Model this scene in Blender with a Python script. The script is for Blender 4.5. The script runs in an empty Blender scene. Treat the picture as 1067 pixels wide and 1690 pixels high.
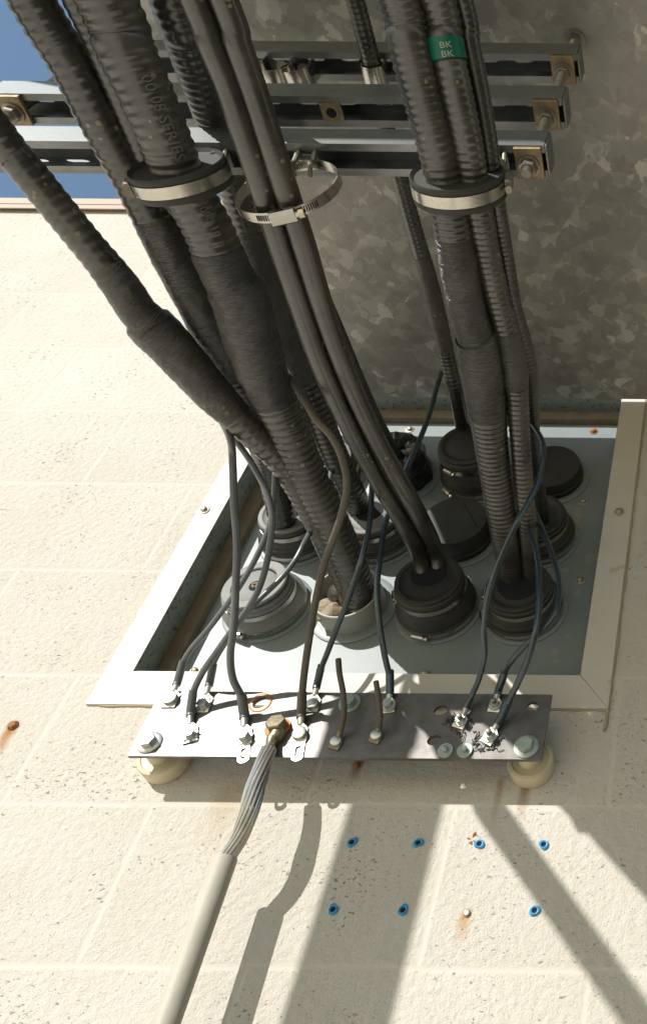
import bpy, bmesh, math, random
from math import sin, cos, pi, radians
from mathutils import Vector, Matrix, noise

random.seed(7)
scn = bpy.context.scene
COL = scn.collection

# ------------------------------------------------------------------ camera
F, PX, PY, D, PITCH, ROLL = 1533.7, 1217.6, 800.0, 1.1894, .7899, .0091
H = 1.65                                   # eye height above the ground
PW, PH = 1067.0, 1690.0
_f = Vector((0, cos(PITCH), sin(PITCH)))
_u = Vector((0, -sin(PITCH), cos(PITCH)))
_r = Vector((1, 0, 0))
CR = _r * cos(ROLL) + _u * sin(ROLL)
CU = _u * cos(ROLL) - _r * sin(ROLL)
CO = Vector((0, -D, H))
cam_d = bpy.data.cameras.new("camera")
cam = bpy.data.objects.new("camera", cam_d)
COL.objects.link(cam)
cam.matrix_world = Matrix((
    (CR.x, CU.x, -_f.x, CO.x), (CR.y, CU.y, -_f.y, CO.y), (CR.z, CU.z, -_f.z, CO.z), (0, 0, 0, 1)))
cam_d.sensor_fit = 'HORIZONTAL'
cam_d.sensor_width = 36
cam_d.lens = F / PW * 36
cam_d.shift_x = -(PX - PW / 2) / PW
cam_d.shift_y = -(PH / 2 - PY) / PW
cam_d.clip_start = .02
cam_d.clip_end = 500
scn.camera = cam

# ------------------------------------------------------------------ light
SUN = Vector((.70, 1.0, -.606)).normalized()     # travel direction
world = bpy.data.worlds.new("World"); scn.world = world
world.use_nodes = True
wn = world.node_tree.nodes; wl = world.node_tree.links
for n in list(wn): wn.remove(n)
sky = wn.new('ShaderNodeTexSky'); sky.sky_type = 'NISHITA'; sky.sun_disc = False
sky.sun_elevation = math.asin(-SUN.z)
sky.sun_rotation = math.atan2(-SUN.x, -SUN.y)
sky.air_density = 1.7; sky.dust_density = .4; sky.ozone_density = 2.5
bg = wn.new('ShaderNodeBackground'); bg.inputs['Strength'].default_value = .125
wo = wn.new('ShaderNodeOutputWorld')
wl.new(sky.outputs[0], bg.inputs[0]); wl.new(bg.outputs[0], wo.inputs[0])
sd = bpy.data.lights.new("sun", 'SUN'); sd.energy = 4.4; sd.angle = radians(.5); sd.color = (1, .972, .93)
so = bpy.data.objects.new("sun", sd); COL.objects.link(so)
so.rotation_euler = SUN.to_track_quat('-Z', 'Y').to_euler()
so.location = (-4, -6, 6)
scn.view_settings.view_transform = 'Standard'; scn.view_settings.look = 'None'
scn.view_settings.exposure = .24; scn.view_settings.gamma = 1
scn.view_settings.use_curve_mapping = False

# ------------------------------------------------------------------ projection helpers
def ray(x, y):
    return CR * ((x - PX) / F) + CU * ((PY - y) / F) + _f
def W(x, y, t=0.0):
    "point seen at photo pixel x, y that stands t metres in front of the wall"
    d = ray(x, y); return CO + d * ((D - t) / d.y)
def WZ(x, y, z):
    "point seen at pixel x, y at height z above the eye"
    d = ray(x, y); return CO + d * (z / d.z)

# ------------------------------------------------------------------ materials
def mat(name, col, rough=.5, metal=0.0, spec=.5, var=0.0, vscale=8, col2=None, bump=0.0, bscale=60, bdist=.002,
        speck=None, sscale=150, sth=.62, coords='Object', stretch=(1, 1, 1), rvar=0.0):
    m = bpy.data.materials.new(name); m.use_nodes = True
    nt = m.node_tree; N = nt.nodes; L = nt.links
    b = N['Principled BSDF']
    b.inputs['Roughness'].default_value = rough; b.inputs['Metallic'].default_value = metal
    b.inputs['Specular IOR Level'].default_value = spec
    b.inputs['Base Color'].default_value = (*col, 1)
    tc = N.new('ShaderNodeTexCoord'); mp = N.new('ShaderNodeMapping'); mp.inputs['Scale'].default_value = stretch
    L.new(tc.outputs[coords], mp.inputs[0]); V = mp.outputs[0]
    out = None
    if col2 is not None:
        n = N.new('ShaderNodeTexNoise'); n.inputs['Scale'].default_value = vscale; n.inputs['Detail'].default_value = 6
        n.inputs['Roughness'].default_value = .65
        L.new(V, n.inputs['Vector'])
        r = N.new('ShaderNodeValToRGB')
        r.color_ramp.elements[0].position = .5 - .22 + var * .2; r.color_ramp.elements[1].position = .5 + .25 + var * .2
        r.color_ramp.elements[0].color = (*col, 1); r.color_ramp.elements[1].color = (*col2, 1)
        L.new(n.outputs[0], r.inputs[0]); out = r.outputs[0]
        if rvar:
            mr = N.new('ShaderNodeMapRange'); mr.inputs[3].default_value = rough - rvar; mr.inputs[4].default_value = rough + rvar
            L.new(n.outputs[0], mr.inputs[0]); L.new(mr.outputs[0], b.inputs['Roughness'])
    if speck is not None:
        n = N.new('ShaderNodeTexNoise'); n.inputs['Scale'].default_value = sscale; n.inputs['Detail'].default_value = 2
        L.new(V, n.inputs['Vector'])
        r = N.new('ShaderNodeValToRGB'); r.color_ramp.elements[0].position = sth; r.color_ramp.elements[1].position = sth + .04
        L.new(n.outputs[0], r.inputs[0])
        mx = N.new('ShaderNodeMix'); mx.data_type = 'RGBA'
        L.new(r.outputs[0], mx.inputs[0])
        if out: L.new(out, mx.inputs[6])
        else: mx.inputs[6].default_value = (*col, 1)
        mx.inputs[7].default_value = (*speck, 1); out = mx.outputs[2]
    if out: L.new(out, b.inputs['Base Color'])
    if bump:
        n = N.new('ShaderNodeTexNoise'); n.inputs['Scale'].default_value = bscale; n.inputs['Detail'].default_value = 6
        L.new(V, n.inputs['Vector'])
        bp = N.new('ShaderNodeBump'); bp.inputs['Strength'].default_value = bump; bp.inputs['Distance'].default_value = bdist
        L.new(n.outputs[0], bp.inputs['Height']); L.new(bp.outputs[0], b.inputs['Normal'])
    return m

M = {}
M['black_rubber'] = mat('black_rubber', (.022, .022, .021), .62, col2=(.05, .047, .04), vscale=14, bump=.15, bscale=180)
M['boot_rubber'] = mat('boot_rubber', (.028, .028, .027), .55, col2=(.075, .07, .058), vscale=18, bump=.2, bscale=150)
M['sunlit_tone_rubber'] = mat('sunlit_tone_rubber', (.17, .175, .17), .6, col2=(.25, .245, .225), vscale=20, bump=.2, bscale=150)  # lighter copy of the boot rubber, sunlight put into its tone
M['stainless'] = mat('stainless', (.62, .60, .56), .26, metal=1, col2=(.5, .47, .4), vscale=30, rvar=.08, bump=.05, bscale=300)
M['dull_steel'] = mat('dull_steel', (.36, .34, .29), .5, metal=.85, col2=(.2, .17, .12), vscale=40, rvar=.1, bump=.15, bscale=250)
M['galv'] = mat('galvanised_channel', (.27, .285, .285), .40, metal=.8, col2=(.19, .195, .18), vscale=22, rvar=.1, bump=.08, bscale=200,
                speck=(.20, .08, .03), sscale=34, sth=.74)
M['zinc_gold'] = mat('yellow_zinc', (.36, .28, .16), .5, metal=.6, col2=(.20, .155, .095), vscale=70, rvar=.1, bump=.2, bscale=260)
M['tin_bolt'] = mat('tinned_bolt', (.66, .66, .62), .34, metal=.8, col2=(.5, .5, .46), vscale=80, bump=.1, bscale=300)
M['green_bolt'] = mat('weathered_bolt', (.42, .47, .42), .5, metal=.5, col2=(.3, .36, .31), vscale=90)
M['brass'] = mat('tarnished_brass', (.30, .27, .17), .38, metal=.7, col2=(.20, .16, .10), vscale=90, bump=.2, bscale=260)
M['copper'] = mat('copper_washer', (.62, .25, .10), .42, metal=.7, col2=(.42, .15, .06), vscale=80)
M['bar'] = mat('tinned_copper_bar', (.215, .20, .188), .435, spec=.4, metal=.66, col2=(.095, .089, .082), vscale=26, rvar=.04, bump=.12, bscale=120, bdist=.0003,
               )
_b = M['bar'].node_tree.nodes['Principled BSDF']; _b.inputs['Coat Weight'].default_value = .0; _b.inputs['Coat Roughness'].default_value = .08; _b.inputs['Coat IOR'].default_value = 1.6
M['insulator'] = mat('standoff_insulator', (.62, .55, .38), .45, col2=(.55, .47, .31), vscale=25)
M['wire_strand'] = mat('bare_tinned_wire', (.60, .575, .53), .28, metal=.75, col2=(.42, .39, .34), vscale=60)
M['wire_grey'] = mat('wire_jacket', (.085, .095, .105), .27, spec=.9, col2=(.13, .14, .145), vscale=30)
M['wire_blue'] = mat('dark_blue_green_wire_jacket', (.012, .030, .048), .25, spec=.9, col2=(.03, .045, .05), vscale=30)
M['wire_brown'] = mat('brown_grey_wire_jacket', (.075, .066, .05), .5, spec=.4, col2=(.12, .105, .08), vscale=30, bump=.2, bscale=200)
M['shrink'] = mat('heat_shrink', (.10, .115, .12), .38, col2=(.14, .15, .148), vscale=60)
M['conduit'] = mat('painted_conduit', (.45, .42, .345), .55, col2=(.39, .36, .29), vscale=20, bump=.25, bscale=90)
M['pvc'] = mat('pipe_stub_plastic', (.42, .41, .36), .5, col2=(.34, .32, .26), vscale=20)
M['frame'] = mat('painted_frame', (.62, .58, .51), .5, col2=(.57, .52, .44), vscale=7, bump=.08, bscale=40, speck=(.52, .43, .31), sscale=26, sth=.69)
M['plate'] = mat('entry_plate_paint', (.215, .25, .25), .42, col2=(.245, .275, .27), vscale=5, bump=.06, bscale=70, speck=(.30, .295, .25), sscale=24, sth=.66)
M['trim_brown'] = mat('weathered_inner_trim', (.22, .17, .10), .6, col2=(.13, .09, .05), vscale=30, bump=.2)
M['sealant'] = mat('sealant', (.42, .35, .24), .6, col2=(.33, .26, .16), vscale=30, bump=.3, bscale=90)
M['screw'] = mat('screw_metal', (.5, .48, .42), .42, metal=.7, col2=(.34, .27, .18), vscale=200)
M['rust'] = mat('rusty_metal', (.24, .09, .03), .8, col2=(.36, .17, .06), vscale=160, bump=.4, bscale=300)
M['blue_plastic'] = mat('blue_plastic_plug', (.03, .25, .52), .45, col2=(.05, .32, .58), vscale=200)
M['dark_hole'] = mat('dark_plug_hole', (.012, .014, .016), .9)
M['lettering'] = mat('printed_lettering', (.13, .125, .11), .6)
M['tape_green'] = mat('green_tape', (.0, .12, .072), .38, spec=.5, col2=(.0, .10, .06), vscale=40)
M['tape_print'] = mat('tape_print', (.34, .40, .28), .5)
M['rag'] = mat('stuffing', (.40, .34, .24), .9, col2=(.22, .17, .11), vscale=90, bump=.6, bscale=120)
M['cap'] = mat('parapet_metal', (.42, .32, .225), .5, col2=(.37, .28, .20), vscale=9)
M['post'] = mat('post_galvanised', (.4, .41, .4), .45, metal=.8, col2=(.32, .32, .3), vscale=18)
M['slab'] = mat('pale_bounce_slab', (.70, .64, .52), .85, col2=(.76, .70, .58), vscale=3, bump=.3, bscale=60)
M['cabinet'] = mat('added_cabinet_dark', (.035, .033, .028), .5, col2=(.045, .042, .036), vscale=6)
M['net'] = mat('black_plastic_bag', (.012, .018, .018), .22, spec=.8, bump=.6, bscale=60, bdist=.004)
M['paste'] = mat('dark_paste', (.03, .03, .03), .6)
M['bead'] = M['stainless']

def cable_material(name, base, dust, tape=False, dots=True, amt=.0):
    m = bpy.data.materials.new(name); m.use_nodes = True
    nt = m.node_tree; N = nt.nodes; L = nt.links; b = N['Principled BSDF']
    uv = N.new('ShaderNodeUVMap'); uv.uv_map = 'UVMap'
    tc = N.new('ShaderNodeTexCoord')
    mp = N.new('ShaderNodeMapping'); mp.inputs['Scale'].default_value = (1, .35, 1)
    L.new(uv.outputs[0], mp.inputs[0])
    n1 = N.new('ShaderNodeTexNoise'); n1.inputs['Scale'].default_value = 14; n1.inputs['Detail'].default_value = 7; n1.inputs['Roughness'].default_value = .7
    L.new(tc.outputs['Object'], n1.inputs['Vector'])
    r1 = N.new('ShaderNodeValToRGB'); r1.color_ramp.elements[0].position = .40 + amt; r1.color_ramp.elements[1].position = .72 + amt
    r1.color_ramp.elements[0].color = (*base, 1); r1.color_ramp.elements[1].color = (*dust, 1)
    L.new(n1.outputs[0], r1.inputs[0]); out = r1.outputs[0]
    if dots:                         # dried mud and overspray spots
        n2 = N.new('ShaderNodeTexVoronoi'); n2.inputs['Scale'].default_value = 62; n2.inputs['Randomness'].default_value = 1
        L.new(tc.outputs['Object'], n2.inputs['Vector'])
        n3 = N.new('ShaderNodeTexNoise'); n3.inputs['Scale'].default_value = 9; L.new(tc.outputs['Object'], n3.inputs['Vector'])
        r2 = N.new('ShaderNodeMath'); r2.operation = 'LESS_THAN'; r2.inputs[1].default_value = .17
        L.new(n2.outputs['Distance'], r2.inputs[0])
        r3 = N.new('ShaderNodeMath'); r3.operation = 'GREATER_THAN'; r3.inputs[1].default_value = .53
        L.new(n3.outputs[0], r3.inputs[0])
        mu = N.new('ShaderNodeMath'); mu.operation = 'MULTIPLY'; L.new(r2.outputs[0], mu.inputs[0]); L.new(r3.outputs[0], mu.inputs[1])
        mx = N.new('ShaderNodeMix'); mx.data_type = 'RGBA'; L.new(mu.outputs[0], mx.inputs[0]); L.new(out, mx.inputs[6])
        mx.inputs[7].default_value = (.20, .145, .07, 1); out = mx.outputs[2]
    L.new(out, b.inputs['Base Color'])
    b.inputs['Roughness'].default_value = .42 if tape else .48
    b.inputs['Specular IOR Level'].default_value = .85; b.inputs['IOR'].default_value = 1.62
    rr = N.new('ShaderNodeMapRange'); rr.inputs[3].default_value = .20; rr.inputs[4].default_value = .42
    L.new(n1.outputs[0], rr.inputs[0]); L.new(rr.outputs[0], b.inputs['Roughness'])
    n4 = N.new('ShaderNodeTexNoise'); n4.inputs['Scale'].default_value = 90 if not tape else 26; n4.inputs['Detail'].default_value = 6
    if tape:
        mp.inputs['Scale'].default_value = (3.2, .35, 1)
        n4.inputs['Distortion'].default_value = 1.2
        L.new(mp.outputs[0], n4.inputs['Vector'])
    else: L.new(tc.outputs['Object'], n4.inputs['Vector'])
    bp = N.new('ShaderNodeBump'); bp.inputs['Strength'].default_value = .85 if tape else .25; bp.inputs['Distance'].default_value = .004 if tape else .0012
    L.new(n4.outputs[0], bp.inputs['Height']); L.new(bp.outputs[0], b.inputs['Normal'])
    return m
M['jacket'] = cable_material('cable_jacket', (.015, .014, .011), (.056, .050, .036))
M['jacket_dusty'] = cable_material('dusty_cable_jacket', (.022, .0205, .016), (.080, .072, .052), amt=0)
M['jacket_dark'] = cable_material('dark_cable_jacket', (.013, .0125, .011), (.036, .033, .026), dots=False)
M['tape'] = cable_material('wrapped_tape', (.027, .025, .020), (.095, .086, .064), tape=True, dots=True)
M['tape_grey'] = cable_material('wrapped_grey_tape', (.024, .022, .018), (.084, .076, .058), tape=True, dots=False)

def hood_material():
    m = bpy.data.materials.new('spangled_galvanised_sheet'); m.use_nodes = True
    nt = m.node_tree; N = nt.nodes; L = nt.links; b = N['Principled BSDF']
    tc = N.new('ShaderNodeTexCoord')
    nz = N.new('ShaderNodeTexNoise'); nz.inputs['Scale'].default_value = 38; nz.inputs['Detail'].default_value = 3
    L.new(tc.outputs['Object'], nz.inputs['Vector'])
    mxv = N.new('ShaderNodeMix'); mxv.data_type = 'VECTOR' if False else 'RGBA'; mxv.blend_type = 'LINEAR_LIGHT'
    mxv.inputs[0].default_value = .018
    L.new(tc.outputs['Object'], mxv.inputs[6]); L.new(nz.outputs['Color'], mxv.inputs[7])
    vs = []
    for sc in (50, 27):
        v = N.new('ShaderNodeTexVoronoi'); v.inputs['Scale'].default_value = sc; L.new(mxv.outputs[2], v.inputs['Vector'])
        sp = N.new('ShaderNodeSeparateColor'); L.new(v.outputs['Color'], sp.inputs[0]); vs.append(sp)
    ad = N.new('ShaderNodeMath'); ad.operation = 'MULTIPLY_ADD'; ad.inputs[1].default_value = .55
    L.new(vs[0].outputs[0], ad.inputs[0])
    m2 = N.new('ShaderNodeMath'); m2.operation = 'MULTIPLY'; m2.inputs[1].default_value = .45
    L.new(vs[1].outputs[1], m2.inputs[0]); L.new(m2.outputs[0], ad.inputs[2])
    r = N.new('ShaderNodeValToRGB'); E = r.color_ramp.elements
    E[0].position = .05; E[0].color = (.25, .247, .222, 1); E[1].position = 1; E[1].color = (.60, .595, .54, 1)
    e = E.new(.55); e.color = (.315, .311, .277, 1); e = E.new(.76); e.color = (.395, .39, .347, 1)
    L.new(ad.outputs[0], r.inputs[0])
    n5 = N.new('ShaderNodeTexNoise'); n5.inputs['Scale'].default_value = 3.2; n5.inputs['Detail'].default_value = 4
    L.new(tc.outputs['Object'], n5.inputs['Vector'])
    mr = N.new('ShaderNodeMapRange'); mr.inputs[1].default_value = .3; mr.inputs[2].default_value = .7; mr.inputs[3].default_value = .78; mr.inputs[4].default_value = 1.15
    L.new(n5.outputs[0], mr.inputs[0])
    mm = N.new('ShaderNodeMix'); mm.data_type = 'RGBA'; mm.blend_type = 'MULTIPLY'; mm.inputs[0].default_value = 1
    L.new(r.outputs[0], mm.inputs[6]); L.new(mr.outputs[0], mm.inputs[7])
    L.new(mm.outputs[2], b.inputs['Base Color'])
    b.inputs['Metallic'].default_value = .35; b.inputs['Roughness'].default_value = .45
    rm = N.new('ShaderNodeMapRange'); rm.inputs[3].default_value = .38; rm.inputs[4].default_value = .6
    L.new(ad.outputs[0], rm.inputs[0]); L.new(rm.outputs[0], b.inputs['Roughness'])
    bp = N.new('ShaderNodeBump'); bp.inputs['Strength'].default_value = .25; bp.inputs['Distance'].default_value = .01
    L.new(n5.outputs[0], bp.inputs['Height']); L.new(bp.outputs[0], b.inputs['Normal'])
    return m
M['hood'] = hood_material()
M['galv_jamb'] = mat('galvanised_jamb', (.21, .24, .215), .5, metal=.35, col2=(.31, .34, .31), vscale=60, bump=.1, bscale=120, speck=(.13, .15, .13), sscale=130, sth=.6)

def wall_material():
    m = bpy.data.materials.new('painted_block_wall'); m.use_nodes = True
    nt = m.node_tree; N = nt.nodes; L = nt.links; b = N['Principled BSDF']
    tc = N.new('ShaderNodeTexCoord')
    sx = N.new('ShaderNodeSeparateXYZ'); L.new(tc.outputs['Object'], sx.inputs[0])
    cx = N.new('ShaderNodeCombineXYZ')
    ax = N.new('ShaderNodeMath'); ax.operation = 'ADD'; ax.inputs[1].default_value = .3768 - .2032 + .4064 * 40
    az = N.new('ShaderNodeMath'); az.operation = 'ADD'; az.inputs[1].default_value = -(H + 2.0055 - 8 * .2032) + .2032 * 20
    L.new(sx.outputs[0], ax.inputs[0]); L.new(sx.outputs[2], az.inputs[0])
    # slight wobble of the joints
    nw = N.new('ShaderNodeTexNoise'); nw.inputs['Scale'].default_value = 9; nw.inputs['Detail'].default_value = 3
    L.new(tc.outputs['Object'], nw.inputs['Vector'])
    wo_ = N.new('ShaderNodeMath'); wo_.operation = 'MULTIPLY_ADD'; wo_.inputs[1].default_value = .006; L.new(nw.outputs[0], wo_.inputs[0]); L.new(az.outputs[0], wo_.inputs[2])
    L.new(ax.outputs[0], cx.inputs[0]); L.new(wo_.outputs[0], cx.inputs[1])
    br = N.new('ShaderNodeTexBrick'); br.offset = .5; br.offset_frequency = 2; br.squash = 1
    br.inputs['Scale'].default_value = 1; br.inputs['Mortar Size'].default_value = .0066; br.inputs['Mortar Smooth'].default_value = 1.0
    br.inputs['Brick Width'].default_value = .4064; br.inputs['Row Height'].default_value = .2032
    L.new(cx.outputs[0], br.inputs['Vector'])
    fac = br.outputs['Fac']
    # textures: coarse relief, fine grain, pits
    def noi(s, d, r=.6, vec=None, dist=0):
        n = N.new('ShaderNodeTexNoise'); n.inputs['Scale'].default_value = s; n.inputs['Detail'].default_value = d
        n.inputs['Roughness'].default_value = r; n.inputs['Distortion'].default_value = dist
        L.new(vec or tc.outputs['Object'], n.inputs['Vector']); return n.outputs[0]
    mp = N.new('ShaderNodeMapping'); mp.inputs['Rotation'].default_value = (0, radians(28), 0); mp.inputs['Scale'].default_value = (1.0, 1, 1.9)
    L.new(tc.outputs['Object'], mp.inputs[0])
    coarse = noi(95, 5, .6); fine = noi(420, 4, .75); pit = noi(120, 5, .62, mp.outputs[0], 0); clus = noi(9, 3)
    th = N.new('ShaderNodeMapRange'); th.inputs[1].default_value = .35; th.inputs[2].default_value = .7; th.inputs[3].default_value = .68; th.inputs[4].default_value = .58
    L.new(clus, th.inputs[0])
    sb = N.new('ShaderNodeMath'); sb.operation = 'SUBTRACT'; L.new(pit, sb.inputs[0]); L.new(th.outputs[0], sb.inputs[1])
    ps = N.new('ShaderNodeMapRange'); ps.inputs[1].default_value = 0; ps.inputs[2].default_value = .11; L.new(sb.outputs[0], ps.inputs[0])
    inv = N.new('ShaderNodeMath'); inv.operation = 'SUBTRACT'; inv.inputs[0].default_value = 1; L.new(fac, inv.inputs[1])
    pm = N.new('ShaderNodeMath'); pm.operation = 'MULTIPLY'; L.new(ps.outputs[0], pm.inputs[0]); L.new(inv.outputs[0], pm.inputs[1])
    # height
    def ma(a, k, c=None):
        n = N.new('ShaderNodeMath'); n.operation = 'MULTIPLY_ADD'; L.new(a, n.inputs[0]); n.inputs[1].default_value = k
        if c is None: n.inputs[2].default_value = 0
        else: L.new(c, n.inputs[2])
        return n.outputs[0]
    blk0 = ma(fine, .9, ma(coarse, 1.5)); sbm = N.new('ShaderNodeMath'); sbm.operation = 'SUBTRACT'; sbm.inputs[1].default_value = 1.12; L.new(blk0, sbm.inputs[0]); blk = sbm.outputs[0]; blk2 = N.new('ShaderNodeMath'); blk2.operation = 'MULTIPLY'; L.new(blk, blk2.inputs[0]); L.new(inv.outputs[0], blk2.inputs[1])
    h = ma(pm.outputs[0], -1.7, blk2.outputs[0]); h = ma(fac, -.20, h)
    bp = N.new('ShaderNodeBump'); bp.inputs['Strength'].default_value = 1; bp.inputs['Distance'].default_value = .0023
    L.new(h, bp.inputs['Height']); L.new(bp.outputs[0], b.inputs['Normal'])
    # colour: cream paint, faint dirt patches, dirty pits
    c1 = N.new('ShaderNodeValToRGB'); c1.color_ramp.elements[0].position = .35; c1.color_ramp.elements[1].position = .75
    c1.color_ramp.elements[0].color = (.665, .625, .555, 1); c1.color_ramp.elements[1].color = (.60, .55, .465, 1)
    L.new(noi(3.1, 6, .7), c1.inputs[0])
    br.inputs['Color1'].default_value = (.965, .965, .965, 1); br.inputs['Color2'].default_value = (1.03, 1.03, 1.03, 1); br.inputs['Mortar'].default_value = (1, 1, 1, 1)
    bv = N.new('ShaderNodeMix'); bv.data_type = 'RGBA'; bv.blend_type = 'MULTIPLY'; bv.inputs[0].default_value = 1; L.new(c1.outputs[0], bv.inputs[6]); L.new(br.outputs['Color'], bv.inputs[7])
    dp = N.new('ShaderNodeMix'); dp.data_type = 'RGBA'; L.new(bv.outputs[2], dp.inputs[6]); dp.inputs[7].default_value = (.30, .225, .14, 1)
    pk = N.new('ShaderNodeMath'); pk.operation = 'MULTIPLY'; pk.inputs[1].default_value = .30; L.new(pm.outputs[0], pk.inputs[0])
    L.new(pk.outputs[0], dp.inputs[0])
    jm = N.new('ShaderNodeMix'); jm.data_type = 'RGBA'; L.new(dp.outputs[2], jm.inputs[6]); jm.inputs[7].default_value = (.54, .50, .43, 1)
    jf = N.new('ShaderNodeMath'); jf.operation = 'MULTIPLY'; jf.inputs[1].default_value = .75; L.new(fac, jf.inputs[0]); L.new(jf.outputs[0], jm.inputs[0])
    # rust and water stains with shapes of their own
    col = jm.outputs[2]
    for (px, py, wx, lz, tone, k) in ((20, 1200, .012, .075, (.42, .20, .05), .9), (868, 1292, .010, .06, (.28, .15, .06), .8), (826, 1292, .007, .07, (.33, .2, .1), .6),
                                   (590, 1262, .010, .03, (.2, .12, .05), .8), (385, 1300, .03, .10, (.47, .38, .24), .6), (768, 1510, .010, .035, (.5, .27, .08), .8)):
        p = W(px, py, 0)
        dx = N.new('ShaderNodeMath'); dx.operation = 'SUBTRACT'; dx.inputs[1].default_value = p.x; L.new(sx.outputs[0], dx.inputs[0])
        dz = N.new('ShaderNodeMath'); dz.operation = 'SUBTRACT'; dz.inputs[0].default_value = p.z; L.new(sx.outputs[2], dz.inputs[1])
        g = N.new('ShaderNodeMath'); g.operation = 'ABSOLUTE'; wob = ma(coarse, wx * .9, dx.outputs[0]); sbt = N.new('ShaderNodeMath'); sbt.operation = 'SUBTRACT'; sbt.inputs[1].default_value = wx * .45; L.new(wob, sbt.inputs[0]); L.new(sbt.outputs[0], g.inputs[0])
        gx = N.new('ShaderNodeMapRange'); gx.inputs[1].default_value = wx * .25; gx.inputs[2].default_value = wx; gx.inputs[3].default_value = 1; gx.inputs[4].default_value = 0; L.new(g.outputs[0], gx.inputs[0])
        g1 = N.new('ShaderNodeMapRange'); g1.inputs[1].default_value = -.012; g1.inputs[2].default_value = 0; L.new(dz.outputs[0], g1.inputs[0])
        g2 = N.new('ShaderNodeMapRange'); g2.inputs[1].default_value = lz * .1; g2.inputs[2].default_value = lz; g2.inputs[3].default_value = 1; g2.inputs[4].default_value = 0; L.new(dz.outputs[0], g2.inputs[0])
        q = N.new('ShaderNodeMath'); q.operation = 'MULTIPLY'; L.new(gx.outputs[0], q.inputs[0]); L.new(g1.outputs[0], q.inputs[1])
        q2 = N.new('ShaderNodeMath'); q2.operation = 'MULTIPLY'; L.new(q.outputs[0], q2.inputs[0]); L.new(g2.outputs[0], q2.inputs[1])
        q3 = N.new('ShaderNodeMath'); q3.operation = 'MULTIPLY'; q3.inputs[1].default_value = k; L.new(q2.outputs[0], q3.inputs[0])
        mx = N.new('ShaderNodeMix'); mx.data_type = 'RGBA'; L.new(q3.outputs[0], mx.inputs[0]); L.new(col, mx.inputs[6]); mx.inputs[7].default_value = (*tone, 1); col = mx.outputs[2]
    L.new(col, b.inputs['Base Color'])
    b.inputs['Roughness'].default_value = .85; b.inputs['Specular IOR Level'].default_value = .25
    return m
M['wall'] = wall_material()
M['ground'] = mat('gravelly_ground', (.26, .22, .155), .9, col2=(.32, .27, .19), vscale=2, bump=.8, bscale=30, bdist=.02)

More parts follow.
